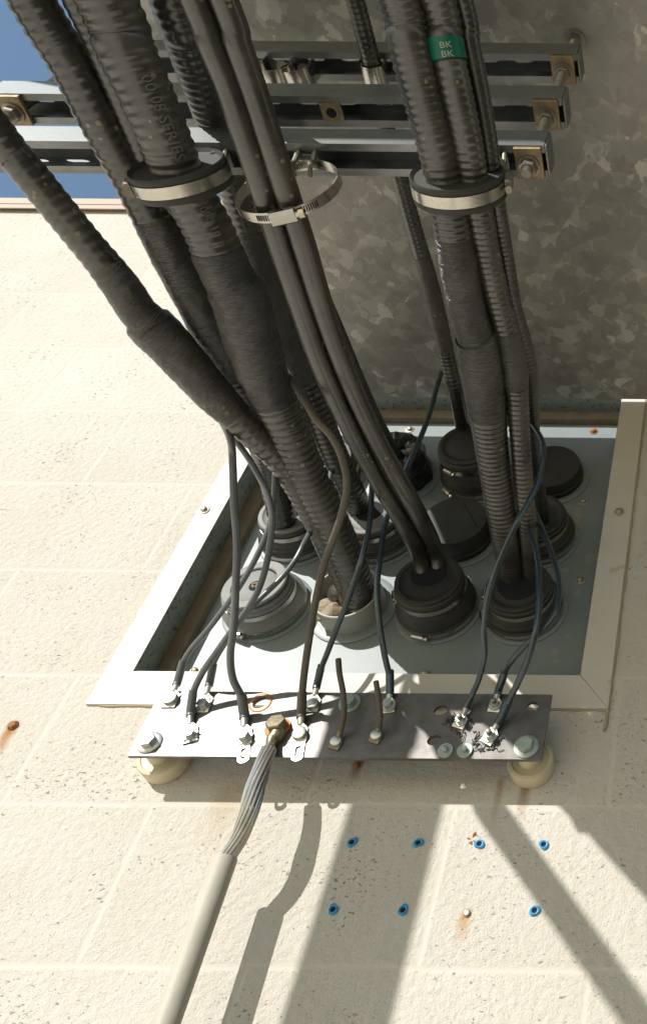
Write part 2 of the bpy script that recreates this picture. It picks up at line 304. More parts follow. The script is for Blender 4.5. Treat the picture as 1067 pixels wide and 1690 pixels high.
# ------------------------------------------------------------------ mesh builder
class MB:
    def __init__(s): s.v = []; s.f = []; s.uv = None; s.sm = []; s.mi = []
    def add(s, vs, fs, smooth=False, mi=0):
        o = len(s.v); s.v += [Vector(v) for v in vs]
        for f in fs: s.f.append([i + o for i in f]); s.sm.append(smooth); s.mi.append(mi)
    def box(s, a, b, bev=0):
        x0, y0, z0 = [min(a[i], b[i]) for i in range(3)]; x1, y1, z1 = [max(a[i], b[i]) for i in range(3)]
        if bev:
            bm = bmesh.new(); bmesh.ops.create_cube(bm, size=1)
            for v in bm.verts: v.co = Vector(((x0 + x1) / 2 + v.co.x * (x1 - x0), (y0 + y1) / 2 + v.co.y * (y1 - y0), (z0 + z1) / 2 + v.co.z * (z1 - z0)))
            bmesh.ops.bevel(bm, geom=bm.edges[:], offset=bev, segments=2, affect='EDGES', profile=.6)
            bm.verts.index_update(); s.add([v.co.copy() for v in bm.verts], [[v.index for v in f.verts] for f in bm.faces]); bm.free(); return
        s.add([(x0, y0, z0), (x1, y0, z0), (x1, y1, z0), (x0, y1, z0), (x0, y0, z1), (x1, y0, z1), (x1, y1, z1), (x0, y1, z1)],
              [(0, 3, 2, 1), (4, 5, 6, 7), (0, 1, 5, 4), (1, 2, 6, 5), (2, 3, 7, 6), (3, 0, 4, 7)])
    def lathe(s, c, ax, prof, n=32, x=None, smooth=True, closed=False, hexa=False, ph=0):
        """profile = [(radius, height along axis)] around c with axis ax"""
        ax = Vector(ax).normalized(); ref = Vector((0, 0, 1)) if abs(ax.z) < .9 else Vector((1, 0, 0))
        e1 = ax.cross(ref).normalized(); e2 = ax.cross(e1)
        vs = []; fs = []
        for r, h in prof:
            for k in range(n):
                a = 2 * pi * k / n + ph; vs.append(Vector(c) + ax * h + (e1 * cos(a) + e2 * sin(a)) * r)
        m = len(prof)
        for i in range(m - 1 + (1 if closed else 0)):
            j = (i + 1) % m
            for k in range(n):
                l = (k + 1) % n; fs.append((i * n + k, i * n + l, j * n + l, j * n + k))
        if not closed:
            fs.append(tuple(range(n - 1, -1, -1))); fs.append(tuple((m - 1) * n + k for k in range(n)))
        s.add(vs, fs, smooth)
    def cyl(s, a, b, r, n=16, r2=None, smooth=True, ph=0):
        a, b = Vector(a), Vector(b); l = (b - a).length
        s.lathe(a, b - a, [(r, 0), (r if r2 is None else r2, l)], n, smooth=smooth, ph=ph)
    def tube(s, pts, radii, n=12, smooth=True):
        fr = frames(pts); vs = []; fs = []
        for p, (t, e1, e2), r in zip(pts, fr, radii):
            for k in range(n):
                a = 2 * pi * k / n; vs.append(p + (e1 * cos(a) + e2 * sin(a)) * r)
        m = len(pts)
        for i in range(m - 1):
            for k in range(n):
                l = (k + 1) % n; fs.append((i * n + k, i * n + l, (i + 1) * n + l, (i + 1) * n + k))
        fs.append(tuple(range(n - 1, -1, -1))); fs.append(tuple((m - 1) * n + k for k in range(n)))
        s.add(vs, fs, smooth)
    def build(s, name, m, parent=None, autosmooth=40):
        me = bpy.data.meshes.new(name)
        off = Vector(parent.location) if parent else Vector((0, 0, 0))
        if parent and parent.parent: off += Vector(parent.parent.location)
        me.from_pydata([v - off for v in s.v], [], s.f)
        mats = m if isinstance(m, (list, tuple)) else [m]
        for q in mats: me.materials.append(q)
        me.polygons.foreach_set('use_smooth', s.sm); me.polygons.foreach_set('material_index', s.mi)
        bm = bmesh.new(); bm.from_mesh(me); bmesh.ops.recalc_face_normals(bm, faces=bm.faces)
        for e in bm.edges:
            if len(e.link_faces) == 2 and e.calc_face_angle(0) > radians(autosmooth): e.smooth = False
        bm.to_mesh(me); bm.free()
        o = bpy.data.objects.new(name, me); COL.objects.link(o)
        if parent: o.parent = parent
        return o

def frames(pts):
    out = []; prev = None
    n = len(pts)
    for i in range(n):
        t = (pts[min(i + 1, n - 1)] - pts[max(i - 1, 0)]).normalized()
        if prev is None:
            ref = Vector((0, 0, 1)) if abs(t.z) < .9 else Vector((1, 0, 0)); e1 = (ref - t * ref.dot(t)).normalized()
        else: e1 = (prev - t * prev.dot(t)).normalized()
        prev = e1; out.append((t, e1, t.cross(e1)))
    return out

def spline(P, step, vals=None):
    """Catmull-Rom through P (Vectors), vals are scalar tuples carried along"""
    P = [Vector(p) for p in P]; vals = vals or [(0,)] * len(P)
    Q = [P[0] * 2 - P[1]] + P + [P[-1] * 2 - P[-2]]
    pts = []; vv = []
    for i in range(1, len(Q) - 2):
        a, b, c, d = Q[i - 1:i + 3]; k = max(8, int((c - b).length / .0015))
        for j in range(k):
            t = j / k
            pts.append(.5 * ((2 * b) + (c - a) * t + (2 * a - 5 * b + 4 * c - d) * t * t + (3 * b - a - 3 * c + d) * t ** 3))
            s = t * t * (3 - 2 * t); vv.append(tuple(u * (1 - s) + w * s for u, w in zip(vals[i - 1], vals[i])))
    pts.append(P[-1]); vv.append(tuple(vals[-1]))
    out = [pts[0]]; ov = [vv[0]]; acc = 0
    for i in range(1, len(pts)):
        seg = (pts[i] - pts[i - 1]).length
        if seg < 1e-9: continue
        while acc + seg >= step:
            f = (step - acc) / seg; p = pts[i - 1].lerp(pts[i], f)
            out.append(p); ov.append(tuple(u * (1 - f) + w * f for u, w in zip(vv[i - 1], vv[i])))
            pts[i - 1] = p; vv[i - 1] = ov[-1]; seg = (pts[i] - p).length; acc = 0
        acc += seg
    out.append(pts[-1]); ov.append(vv[-1])
    return out, ov

def thing(name, label, cat, loc=(0, 0, 0), group=None):
    o = bpy.data.objects.new(name, None); COL.objects.link(o); o.location = loc; o.empty_display_size = .05
    o['label'] = label; o['category'] = cat
    if group: o['group'] = group
    return o
def tag(o, label, cat, group=None):
    o['label'] = label; o['category'] = cat
    if group: o['group'] = group
    return o
def structure(o): o['kind'] = 'structure'; return o

Y_ = Vector((0, -1, 0))     # out of the wall

# ------------------------------------------------------------------ the setting
g = MB(); g.add([(-60, -60, 0), (60, -60, 0), (60, 60, 0), (-60, 60, 0)], [(0, 1, 2, 3)])
structure(g.build('ground', M['ground']))

g = MB(); g.box((-7, -7.5, -.05), (.25, -.004, .10), .01)  # unseen pale slab, added to bounce light up onto the cables
structure(g.build('bounce_slab', M['slab']))
OX0, OX1, OZ0, OZ1 = -.9075, -.2315, H + .7855, H + 1.459      # opening in the wall
WT = H + 2.182
RD = .0585                                               # recess depth
w = MB()
X0, X1 = -9.0, 7.0
w.add([(X0, 0, 0), (OX0, 0, 0), (OX1, 0, 0), (X1, 0, 0), (X0, 0, OZ0), (OX0, 0, OZ0), (OX1, 0, OZ0), (X1, 0, OZ0),
       (X0, 0, OZ1), (OX0, 0, OZ1), (OX1, 0, OZ1), (X1, 0, OZ1), (X0, 0, WT), (OX0, 0, WT), (OX1, 0, WT), (X1, 0, WT),
       (X0, .2, 0), (X1, .2, 0), (X1, .2, WT), (X0, .2, WT),
       (OX0, .2, OZ0), (OX1, .2, OZ0), (OX1, .2, OZ1), (OX0, .2, OZ1)],
      [(0, 1, 5, 4), (1, 2, 6, 5), (2, 3, 7, 6), (4, 5, 9, 8), (6, 7, 11, 10), (8, 9, 13, 12), (9, 10, 14, 13), (10, 11, 15, 14),
       (16, 19, 18, 17), (0, 4, 8, 12, 19, 16), (3, 17, 18, 15, 11, 7), (12, 13, 14, 15, 18, 19),
       (5, 6, 21, 20), (6, 10, 22, 21), (10, 9, 23, 22), (9, 5, 20, 23)])
wall = w.build('block_wall', M['wall'])
tag(wall, 'sunlit cream painted concrete block wall behind the cables, with shallow joints and pitted faces', 'wall')
c = MB(); c.box((X0, -.012, H + 2.184), (X1, .225, H + 2.222), .003); c.box((X0, -.012, H + 2.168), (X1, -.009, H + 2.19))
cp = c.build('parapet_cap', M['cap'], wall)

# ------------------------------------------------------------------ cable entry panel
ent = thing('cable_entry_panel', 'recessed grey cable entry plate in the block wall inside a wide white painted frame', 'cable entry', (-.57, 0, H + .787))
FX0, FX1, FZ0, FZ1 = -.9475, -.187, H + .7305, H + 1.463
def prism_xz(mb, poly, y0, y1):
    n = len(poly); vs = [(x, y0, z) for x, z in poly] + [(x, y1, z) for x, z in poly]
    mb.add(vs, [tuple(range(n)), tuple(range(2 * n - 1, n - 1, -1))] + [(i, (i + 1) % n, n + (i + 1) % n, n + i) for i in range(n)])
f = MB(); e = .0006
IX0, IX1, IZ0 = -.9045, -.2345, H + .787
prism_xz(f, [(FX0, FZ0 + .0), (IX0 - e, IZ0 + 0), (IX0 - e, FZ1), (FX0, FZ1)], -.0035, 0)
f.build('frame_stile', M['frame'], ent)
f = MB(); prism_xz(f, [(FX0 + e, FZ0 - .0), (FX1 - .0, FZ0), (IX1, IZ0), (IX0, IZ0)], -.0038, 0); f.build('frame_rail', M['frame'], ent)
f = MB(); prism_xz(f, [(FX1, FZ0 + e), (FX1, FZ1), (IX1 + e, FZ1), (IX1 + e, IZ0 + e)], -.0045, 0); f.build('frame_stile', M['frame'], ent)
# jamb lining
j = MB()
j.box((IX0 - .0028, -.001, IZ0 + .002), (IX0 + .0006, RD, OZ1 - .002))
j.box((IX0 + .0006, 0, OZ1 - .0035), (IX1 - .0006, RD, OZ1 - .001))
j.box((IX1 - .0006, -.001, IZ0 + .002), (IX1 + .0028, RD, OZ1 - .002))
j.box((IX0 + .0006, 0, IZ0 + .0005), (IX1 - .0006, RD, IZ0 + .003))
j.build('jamb_lining', M['galv_jamb'], ent)
j = MB(); j.box((IX0 + .0006, RD - .016, IZ0 + .003), (IX0 + .026, RD - .0006, OZ1 - .004), .0015)
j.box((IX0 + .026, RD - .015, OZ1 - .030), (IX1 - .008, RD - .0006, OZ1 - .004), .0015)
j.box((IX1 - .008, RD - .014, IZ0 + .003), (IX1 - .0008, RD - .0006, OZ1 - .004), .0015)
j.build('inner_trim', M['trim_brown'], ent)
p = MB(); p.box((IX0, RD, IZ0 - .004), (IX1, RD + .004, OZ1 + .004))
p.build('entry_plate', M['plate'], ent)
# sealant beads
def bead(pts, r, name='sealant_bead'):
    s, v = spline(pts, .006); s = [q + Vector((noise.noise(q * 40) * .002, 0, noise.noise(q * 40 + Vector((5, 5, 5))) * .002)) for q in s]
    m = MB(); m.tube(s, [r * (1 + .35 * noise.noise(q * 60)) for q in s], 8); m.build(name, M['sealant'], ent)
bead([Vector((FX1 + .0015, -.0015, FZ1)), Vector((FX1 + .0015, -.0015, H + 1.1)), Vector((FX1 + .001, -.0015, FZ0 + .01)), Vector((FX1 - .001, -.0015, FZ0 - .035))], .0026)
bead([Vector((FX0 + .02, -.001, FZ0 - .0012)), Vector((-.55, -.001, FZ0 - .0012)), Vector((FX1, -.001, FZ0 - .0012))], .0018)
bead([Vector((FX0 - .0008, -.0006, FZ0 + .01)), Vector((FX0 - .0008, -.0006, FZ1))], .0014)
def pan_screw(p, r, m='screw', parent=None, name='screw', washer=True):
    s = MB()
    if washer: s.lathe(p, Y_, [(r * 1.5, 0), (r * 1.5, r * .18), (r * 1.3, r * .25), (r * .9, r * .27)], 20)
    s.lathe(p + Y_ * r * .2, Y_, [(r, 0), (r * .97, r * .3), (r * .75, r * .62), (r * .3, r * .78), (r * .05, r * .8)], 18)
    s.build(name, M[m], parent)
for x, y in ((515, 706), (676, 709), (979, 712), (322, 1108), (702, 1113), (962, 828), (957, 958)):
    d = ray(x, y); q = CO + d * ((D + RD) / d.y); pan_screw(q, .0058, 'rust' if x == 979 else 'screw', ent)
for x, y, t in ((337, 842, .004), (1021, 845, .005)): pan_screw(W(x, y, t), .0058, 'screw', ent)

# ------------------------------------------------------------------ galvanised hood
HX0, HX1, HT0, HT1, HZ0, HZ1 = -.865, 2.2, .011, 1.10, H + 1.428, H + 1.530
hood = thing('sheet_metal_hood', 'spangled galvanised sheet metal hood over the cable entry, seen from below', 'hood', (-.2, 0, HZ0))
m = MB(); nx, ny = 60, 30; vs = []
for i in range(nx + 1):
    for k in range(ny + 1):
        u = i / nx; v = k / ny; t = HT0 + (HT1 - HT0) * v; xl = -.855 - .07 * t - (.35 * (t - .42) if t > .42 else 0); x = xl + (HX1 - xl) * u ** 1.6
        z = HZ0 + (HZ1 - HZ0) * v
        z += .0035 * sin(pi * v) * noise.noise(Vector((x * 3, t * 3, 1)))
        d2 = ((x + .08) ** 2 + (t - .52) ** 2); z += .012 * math.exp(-d2 / .012) * sin((x + t) * 14)
        vs.append(Vector((x, -t, z)))
fs = [(i * (ny + 1) + k, (i + 1) * (ny + 1) + k, (i + 1) * (ny + 1) + k + 1, i * (ny + 1) + k + 1) for i in range(nx) for k in range(ny)]
nv = len(vs); per = [i * (ny + 1) for i in range(nx + 1)] + [nx * (ny + 1) + k for k in range(1, ny + 1)] + [i * (ny + 1) + ny for i in range(nx - 1, -1, -1)] + [k for k in range(ny - 1, 0, -1)]
vs2 = vs + [v + Vector((0, 0, .0035)) for v in vs]
fs2 = fs + [tuple(reversed([a + nv for a in q])) for q in fs] + [(per[i], per[(i + 1) % len(per)], per[(i + 1) % len(per)] + nv, per[i] + nv) for i in range(len(per))]
m.add(vs2, fs2, True); m.build('sheet', M['hood'], hood)
m = MB(); zo = H + 1.538
poly = [(-.95, .90), (-1.33, .92), (-1.33, 1.12), (-1.19, 1.25), (-1.13, 1.44), (HX1, 1.44), (HX1, .90)]
n_ = len(poly); vs = [(x, -t, zo) for x, t in poly] + [(x, -t, zo + .004) for x, t in poly]
m.add(vs, [tuple(range(n_)), tuple(range(2 * n_ - 1, n_ - 1, -1))] + [(i, (i + 1) % n_, n_ + (i + 1) % n_, n_ + i) for i in range(n_)]); m.build('outer_sheet', M['hood'], hood)


# ------------------------------------------------------------------ trapeze struts hung on threaded rods
ST, SB = .6527, .041
SX0, SX1 = -.985, -.2365
def make_strut(z, label, x0, x1):
    z += H
    o = thing('strut_channel', label, 'strut', ((x0 + x1) / 2, -ST - SB / 2, z), 'three strut channels hung under the hood')
    m = MB(); y0, y1 = -ST - SB, -ST; th = .0025; lip = .0095
    m.box((x0, y0, z), (x1, y0 + th, z + SB)); m.box((x0, y1 - th, z), (x1, y1, z + SB))
    m.box((x0, y0 + th, z + .0002), (x1, y0 + lip, z + th)); m.box((x0, y1 - lip, z + .0002), (x1, y1 - th, z + th))
    m.box((x0, y0 + lip - .002, z + th), (x1, y0 + lip, z + .0075)); m.box((x0, y1 - lip, z + th), (x1, y1 - lip + .002, z + .0075))
    # slotted web on top
    P = .0508; n = int((x1 - x0) / P); pad = ((x1 - x0) - n * P) / 2; zt = z + SB - th
    if pad > .0005:
        m.box((x0, y0 + th, zt), (x0 + pad, y1 - th, z + SB - .0002)); m.box((x1 - pad, y0 + th, zt), (x1, y1 - th, z + SB - .0002))
    for i in range(n):
        cx = x0 + pad + P * (i + .5); cy = (y0 + y1) / 2; hw, hh = P / 2, (SB / 2 - th); inner = []; outer = []
        for k in range(24):
            a = 2 * pi * (k + .5) / 24; ca, sa = cos(a), sin(a); r = .007
            inner.append((cx + (.0075 if ca > 0 else -.0075) + r * ca, cy + r * sa))
            s = min(hw / abs(ca) if abs(ca) > 1e-6 else 9, hh / abs(sa) if abs(sa) > 1e-6 else 9); outer.append((cx + s * ca, cy + s * sa))
        # snap the four corners
        for sx_, sy_ in ((1, 1), (-1, 1), (-1, -1), (1, -1)):
            c_ = (cx + sx_ * hw, cy + sy_ * hh); b_ = min(range(24), key=lambda q: (outer[q][0] - c_[0]) ** 2 + (outer[q][1] - c_[1]) ** 2); outer[b_] = c_
        vs = []
        for zz in (zt, z + SB - .0002): vs += [(a, b, zz) for a, b in outer] + [(a, b, zz) for a, b in inner]
        fs = []
        for k in range(24):
            l = (k + 1) % 24; fs += [(k, l, 24 + l, 24 + k), (48 + l, 48 + k, 72 + k, 72 + l), (24 + k, 24 + l, 72 + l, 72 + k)]
        m.add(vs, fs)
    m.build('channel', M['galv'], o)
    m = MB(); m.box((x1 + .0003, y0 + .001, z + .001), (x1 + .0028, y1 - .001, z + SB - .001), .0006)
    m.build('end_cap', M['galv'], o)
    for rx in (-.256, -.956):
        hw = MB(); c_ = Vector((rx, -.671, z))
        hw.box((rx - .0165, y0 + .001, z - .0065), (rx + .0165, y1 - .001, z - .0005), .0012)
        hw.build('square_washer', M['zinc_gold'], o)
        hw = MB(); hw.lathe(c_ + Vector((0, 0, -.0068)), (0, 0, -1), [(.0135, 0), (.0135, .0025)], 24)
        hw.lathe(c_ + Vector((0, 0, -.0095)), (0, 0, -1), [(.0100, 0), (.0108, .001), (.0108, .008), (.0098, .009)], 6, smooth=False, ph=.3)
        hw.build('hex_nut', M['dull_steel'], o)
    return o
s3 = make_strut(1.0743, 'lowest strut channel under the hood, the hose clamps hang from it', SX0, SX1)
s2_ = make_strut(1.2124, 'middle strut channel with a rust patch and a loose square nut in its slot', SX0, SX1 + .002)
s1 = make_strut(1.3665, 'topmost strut channel right under the hood, with a shiny snap clamp in it', SX0 + .02, SX1 + .001)
for rx, zt, lab in ((-.256, H + 1.50, 'threaded rod through the right ends of the strut channels'), (-.956, H + 1.43, 'threaded rod through the left ends of the strut channels')):
    m = MB(); zs = []; z = H + 1.046; k = 0
    while z < zt: zs.append(z); z += .0009
    pts = [Vector((rx, -.671, q)) for q in zs]; m.tube(pts, [.0062 + (.0005 if i % 2 else -.0005) for i in range(len(pts))], 14)
    o = m.build('threaded_rod', M['dull_steel']); tag(o, lab, 'rod', 'threaded rods holding the struts')
m = MB(); m.lathe((-.256, -.671, H + 1.486), (0, 0, -1), [(.016, -.002), (.016, .0015)], 24); m.lathe((-.256, -.671, H + 1.483), (0, 0, -1), [(.0105, 0), (.0105, .008)], 6, smooth=False)
m.build('rod_nut', M['dull_steel'], hood)
# loose square nut in the middle strut
q = WZ(547, 182, 1.2124); m = MB(); c_ = Vector((q.x, -ST - SB / 2, H + 1.2124))
m.box((c_.x - .014, c_.y - .012, c_.z - .002), (c_.x + .014, c_.y + .012, c_.z + .004), .002)
o = m.build('channel_nut', M['zinc_gold'], s2_); m = MB(); m.lathe(c_ + Vector((0, 0, -.0022)), (0, 0, -1), [(.0065, 0), (.0055, .0006)], 18); m.build('nut_hole', M['dark_hole'], s2_)
m = MB(); m.lathe(c_ + Vector((0, 0, -.0021)), (0, 0, -1), [(.0115, 0), (.0115, .0012), (.0068, .0012), (.0066, 0)], 20, closed=True); m.build('washer', M['zinc_gold'], s2_)

# ------------------------------------------------------------------ cables
CABLES = {}
def cable(name, label, pts, pitch=.0115, amp=.035, mat_='jacket', tapes=(), n=40, ext=None, cat='coaxial cable', group='black cables running from the wall entry', lettering=(), end=None, noise_amp=.01, pname='jacket'):
    """pts: (px, py, z or ('t',t), r)"""
    P = []; V = []
    for (x, y, z, r) in pts:
        P.append(W(x, y, z[1]) if isinstance(z, tuple) else WZ(x, y, z)); V.append((r,))
    if ext:      # carry on past the frame, away from the wall
        d0 = (P[0] - P[1]).normalized(); dx, dz, L_ = ext
        for f_ in (.35, 1.0): P.insert(0, P[0] + Vector((d0.x * .6 + dx, -1, dz)).normalized() * (L_ * (.35 if f_ == .35 else .65))); V.insert(0, V[0])
    if end is not None:
        for e_ in end: P.append(e_); V.append(V[-1])
    step = .0019
    S, R = spline(P, step, V)
    # arc length of given photo points, to place tapes
    def arc_at(px, py):
        best = min(range(len(S)), key=lambda i: pixd(S[i], px, py)); return best * step
    tp = [(arc_at(*a), arc_at(*b), blend, mm) for a, b, blend, mm in tapes]
    fr = frames(S); seg = {}
    def tapew(s):
        w_ = 0; idx = 0
        for q, (a, b, bl, mm) in enumerate(tp):
            ww = min(1, max(0, (s - a) / bl)) * min(1, max(0, (b - s) / bl))
            if ww > w_: w_ = ww; idx = q + 1
        return w_, idx
    o = thing(name, label, cat, tuple(S[len(S) // 2]), group)
    seed = Vector((hash(label) % 97 * 0.0 + len(label) * 1.7, sum(map(ord, label)) % 53, 3))
    ring = []; mats = [M[mat_]] + [M[t[3]] for t in tp]
    rings_v = []; rm = []; rs = []
    for i, (p, (t, e1, e2), (r,)) in enumerate(zip(S, fr, R)):
        s = i * step; w_, idx = tapew(s); row = []
        cor = (sin(2 * pi * s / pitch) if pitch else 0); cor = cor * .55 + (abs(cor) ** .5) * (1 if cor > 0 else -1) * .45
        for k in range(n):
            a = 2 * pi * k / n; dirv = e1 * cos(a) + e2 * sin(a)
            q = Vector((s * 26, cos(a) * 1.2, sin(a) * 1.2)) + seed
            wr = noise.noise(q) * .05 + noise.noise(q * 2.7) * .03 + abs(noise.noise(Vector((s * 95 + 3 * sin(a), cos(a) * .8, sin(a) * .8)) + seed)) * .045
            rr = r * (1 + amp * cor * (1 - .8 * w_) + w_ * (.035 + wr) + noise_amp * noise.noise(q * .5))
            row.append(p + dirv * rr)
        rings_v.append(row); rm.append(idx if w_ > .25 else 0); rs.append(s)
    def emit(lo, hi, midx, pname_):
        me = bpy.data.meshes.new(pname_); vs = []; fs = []; uvs = []
        for i in range(lo, hi + 1): vs += [v - Vector(o.location) for v in rings_v[i]]
        m_ = hi - lo
        for i in range(m_):
            for k in range(n):
                l = (k + 1) % n; fs.append((i * n + k, i * n + l, (i + 1) * n + l, (i + 1) * n + k))
                a0, a1 = k / n, (k + 1) / n; s0, s1_ = rs[lo + i], rs[lo + i + 1]; uvs += [(s0 * 10, a0), (s0 * 10, a1), (s1_ * 10, a1), (s1_ * 10, a0)]
        fs.append(tuple(range(n - 1, -1, -1))); uvs += [(0, 0)] * n
        fs.append(tuple(m_ * n + k for k in range(n))); uvs += [(0, 0)] * n
        me.from_pydata(vs, [], fs); me.materials.append(mats[midx])
        ul = me.uv_layers.new(name='UVMap'); ul.data.foreach_set('uv', [c for u in uvs for c in u])
        me.polygons.foreach_set('use_smooth', [True] * len(me.polygons))
        bm = bmesh.new(); bm.from_mesh(me); bmesh.ops.recalc_face_normals(bm, faces=bm.faces); bm.to_mesh(me); bm.free()
        b = bpy.data.objects.new(pname_, me); COL.objects.link(b); b.parent = o; return b
    i0 = 0
    while i0 < len(rm) - 1:
        i1 = i0
        while i1 < len(rm) - 1 and rm[i1 + 1] == rm[i0]: i1 += 1
        hi = min(i1 + 1, len(rm) - 1)
        emit(i0, hi, rm[i0], pname if rm[i0] == 0 else 'tape_wrap'); i0 = i1 + 1
    CABLES[label] = (S, fr, R, o)
    for (txt, px, py, ang, size) in lettering: print_on(S, fr, R, o, step, txt, px, py, ang, size)
    return o, S, fr, R
def pixd(p, px, py):
    v = p - CO; z = v.dot(_f)
    if z < .05: return 1e9
    return (PX + F * v.dot(CR) / z - px) ** 2 + (PY - F * v.dot(CU) / z - py) ** 2
def text_mesh(txt, size):
    c_ = bpy.data.curves.new('t', 'FONT'); c_.body = txt; c_.size = size; c_.resolution_u = 2
    o = bpy.data.objects.new('t', c_); COL.objects.link(o); dg = bpy.context.evaluated_depsgraph_get()
    me = bpy.data.meshes.new_from_object(o.evaluated_get(dg)); bpy.data.objects.remove(o); bpy.data.curves.remove(c_)
    bm = bmesh.new(); bm.from_mesh(me); bmesh.ops.triangulate(bm, faces=bm.faces)
    for _ in range(2): bmesh.ops.subdivide_edges(bm, edges=[e for e in bm.edges if e.calc_length() > size * .12], cuts=1); bmesh.ops.triangulate(bm, faces=bm.faces)
    bm.to_mesh(me); bm.free(); return me
def print_on(S, fr, R, o, step, txt, px, py, ang, size, m='lettering', flip=False, name='lettering', extra=.0011, across=False):
    me = text_mesh(txt, size); i0 = min(range(len(S)), key=lambda i: pixd(S[i], px, py))
    # angle facing the camera
    t, e1, e2 = fr[i0]; v = (CO - S[i0]); a0 = math.atan2(v.dot(e2), v.dot(e1)) + ang
    xs = [v_.co.x for v_ in me.vertices]; ys = [v_.co.y for v_ in me.vertices]; mx_, my_ = (min(xs) + max(xs)) / 2, (min(ys) + max(ys)) / 2
    for v_ in me.vertices:
        u, w_ = v_.co.x - mx_, v_.co.y - my_
        if across: u, w_ = -w_, u
        f_ = i0 + u / step; k = max(0, min(len(S) - 2, int(math.floor(f_)))); fr_ = f_ - k
        p = S[k].lerp(S[k + 1], fr_); t, e1, e2 = fr[k]; r = R[k][0] * 1.0
        a = a0 - w_ / r; v_.co = p + (e1 * cos(a) + e2 * sin(a)) * (r * 1.045 + extra) - Vector(o.location)
    me.materials.append(M[m]); b = bpy.data.objects.new(name, me); COL.objects.link(b); b.parent = o
    return b

# port grid on the plate
PGX = [-.785, -.642, -.499, -.356]; PGZ = [H + .955, H + 1.115, H + 1.27]
def port(cx, rz, t): return Vector((PGX[cx], -t, PGZ[rz]))
def pend(cx, rz, dx=0, dz=0): return [port(cx, rz, -.02) + Vector((dx, 0, dz)), port(cx, rz, -.075) + Vector((dx, 0, dz))]

# A: the leftmost cable, bulging under tape
cable('coaxial_cable', 'leftmost black cable with a fat taped bulge halfway, crossing in front of the sunlit wall', [
    (0, 226, 1.008, .0188), (29, 261, 1.007, .0188), (93, 340, .998, .0187), (138, 395, .985, .0187), (188, 456, .972, .0198), (224, 508, .97, .0208), (238, 524, .969, .0218), (246, 534, .969, .0265), (262, 551, .968, .0270), (302, 594, .966, .0258), (348, 646, .965, .0232),
    (408, 706, .962, .0205), (468, 765, .96, .0195), (512, 840, .957, .0185), (547, 915, .955, .0180), (572, 968, ('t', -.005), .0175)],
    pitch=.0125, amp=.027, mat_='jacket_dusty', tapes=[((150, 445), (392, 690), .03, 'tape')], ext=(.0, .0, .62), end=pend(1, 0, -.014, .002))
# B: second from left
cable('coaxial_cable', 'thick black cable second from the left, ending in the sunlit upper left port', [
    (52, 0, 1.045, .0225), (118, 105, 1.04, .0228), (162, 190, 1.035, .0228), (227, 310, 1.03, .0228), (278, 410, 1.01, .0228), (324, 498, 1.01, .0232), (372, 590, 1.02, .0235), (405, 655, 1.04, .023), (432, 725, 1.07, .022), (452, 795, 1.095, .021), (466, 860, ('t', .01), .0205)],
    pitch=.012, amp=.027, tapes=[((245, 360), (385, 615), .02, 'tape')], ext=(.05, .0, .6), end=pend(0, 1, -.005, 0))
# B1: darker one behind
cable('coaxial_cable', 'dark black cable squeezed between the second cable and the thickest one', [
    (130, 0, 1.05, .0155), (178, 100, 1.04, .0155), (225, 210, 1.035, .0155), (272, 320, 1.035, .0155), (318, 420, 1.035, .0155), (362, 510, 1.035, .017), (405, 600, 1.045, .018), (440, 680, 1.06, .017), (480, 775, 1.085, .016), (510, 850, 1.10, .0155), (560, 905, ('t', -.02), .0155)],
    pitch=.010, amp=.027, mat_='jacket_dark', tapes=[((330, 450), (430, 660), .02, 'tape')], ext=(.02, .0, .6), end=[port(0, 1, -.045) + Vector((.075, 0, 0))])
# C: the thickest
cC = cable('coaxial_cable', 'thickest black cable with printed lettering, gripped by the left black collar', [
    (176, 0, 1.03, .0290), (207, 80, 1.02, .0285), (240, 152, 1.01, .0275), (272, 228, 1.0, .0265), (300, 298, .995, .0262), (342, 375, .99, .0275), (370, 444, .985, .0278), (382, 464, .984, .0285), (391, 480, .983, .0318), (402, 508, .982, .0325), (414, 555, .979, .0318), (428, 602, .977, .0302), (448, 650, .974, .0278), (475, 705, .97, .0262), (509, 790, .965, .0255), (548, 865, .96, .0252), (576, 930, .957, .025), (590, 972, ('t', -.005), .0245)],
    pitch=.0118, amp=.028, mat_='jacket_dusty', tapes=[((352, 400), (455, 665), .02, 'tape_grey')], ext=(-.02, .0, .6), end=pend(1, 0, .012, -.002),
    lettering=[('00 08 SERIES', 256, 190, -.25, .0155), ('5090 10', 325, 355, -.2, .0125)])
# D
cable('coaxial_cable', 'black cable that passes above the lowest strut, behind the two smooth cables', [
    (283, 0, 1.10, .0225), (308, 70, 1.11, .0225), (333, 140, 1.125, .0225), (362, 220, 1.145, .0225), (388, 300, 1.15, .022), (418, 400, 1.145, .022), (445, 480, 1.14, .0218), (478, 570, 1.13, .0215), (512, 655, 1.125, .021), (550, 745, 1.12, .0205), (578, 805, 1.118, .020), (594, 842, ('t', .0), .020)],
    pitch=.0105, amp=.024, tapes=[((408, 370), (500, 630), .02, 'tape_grey')], ext=(-.05, .03, .6), end=pend(1, 1, -.004, 0))
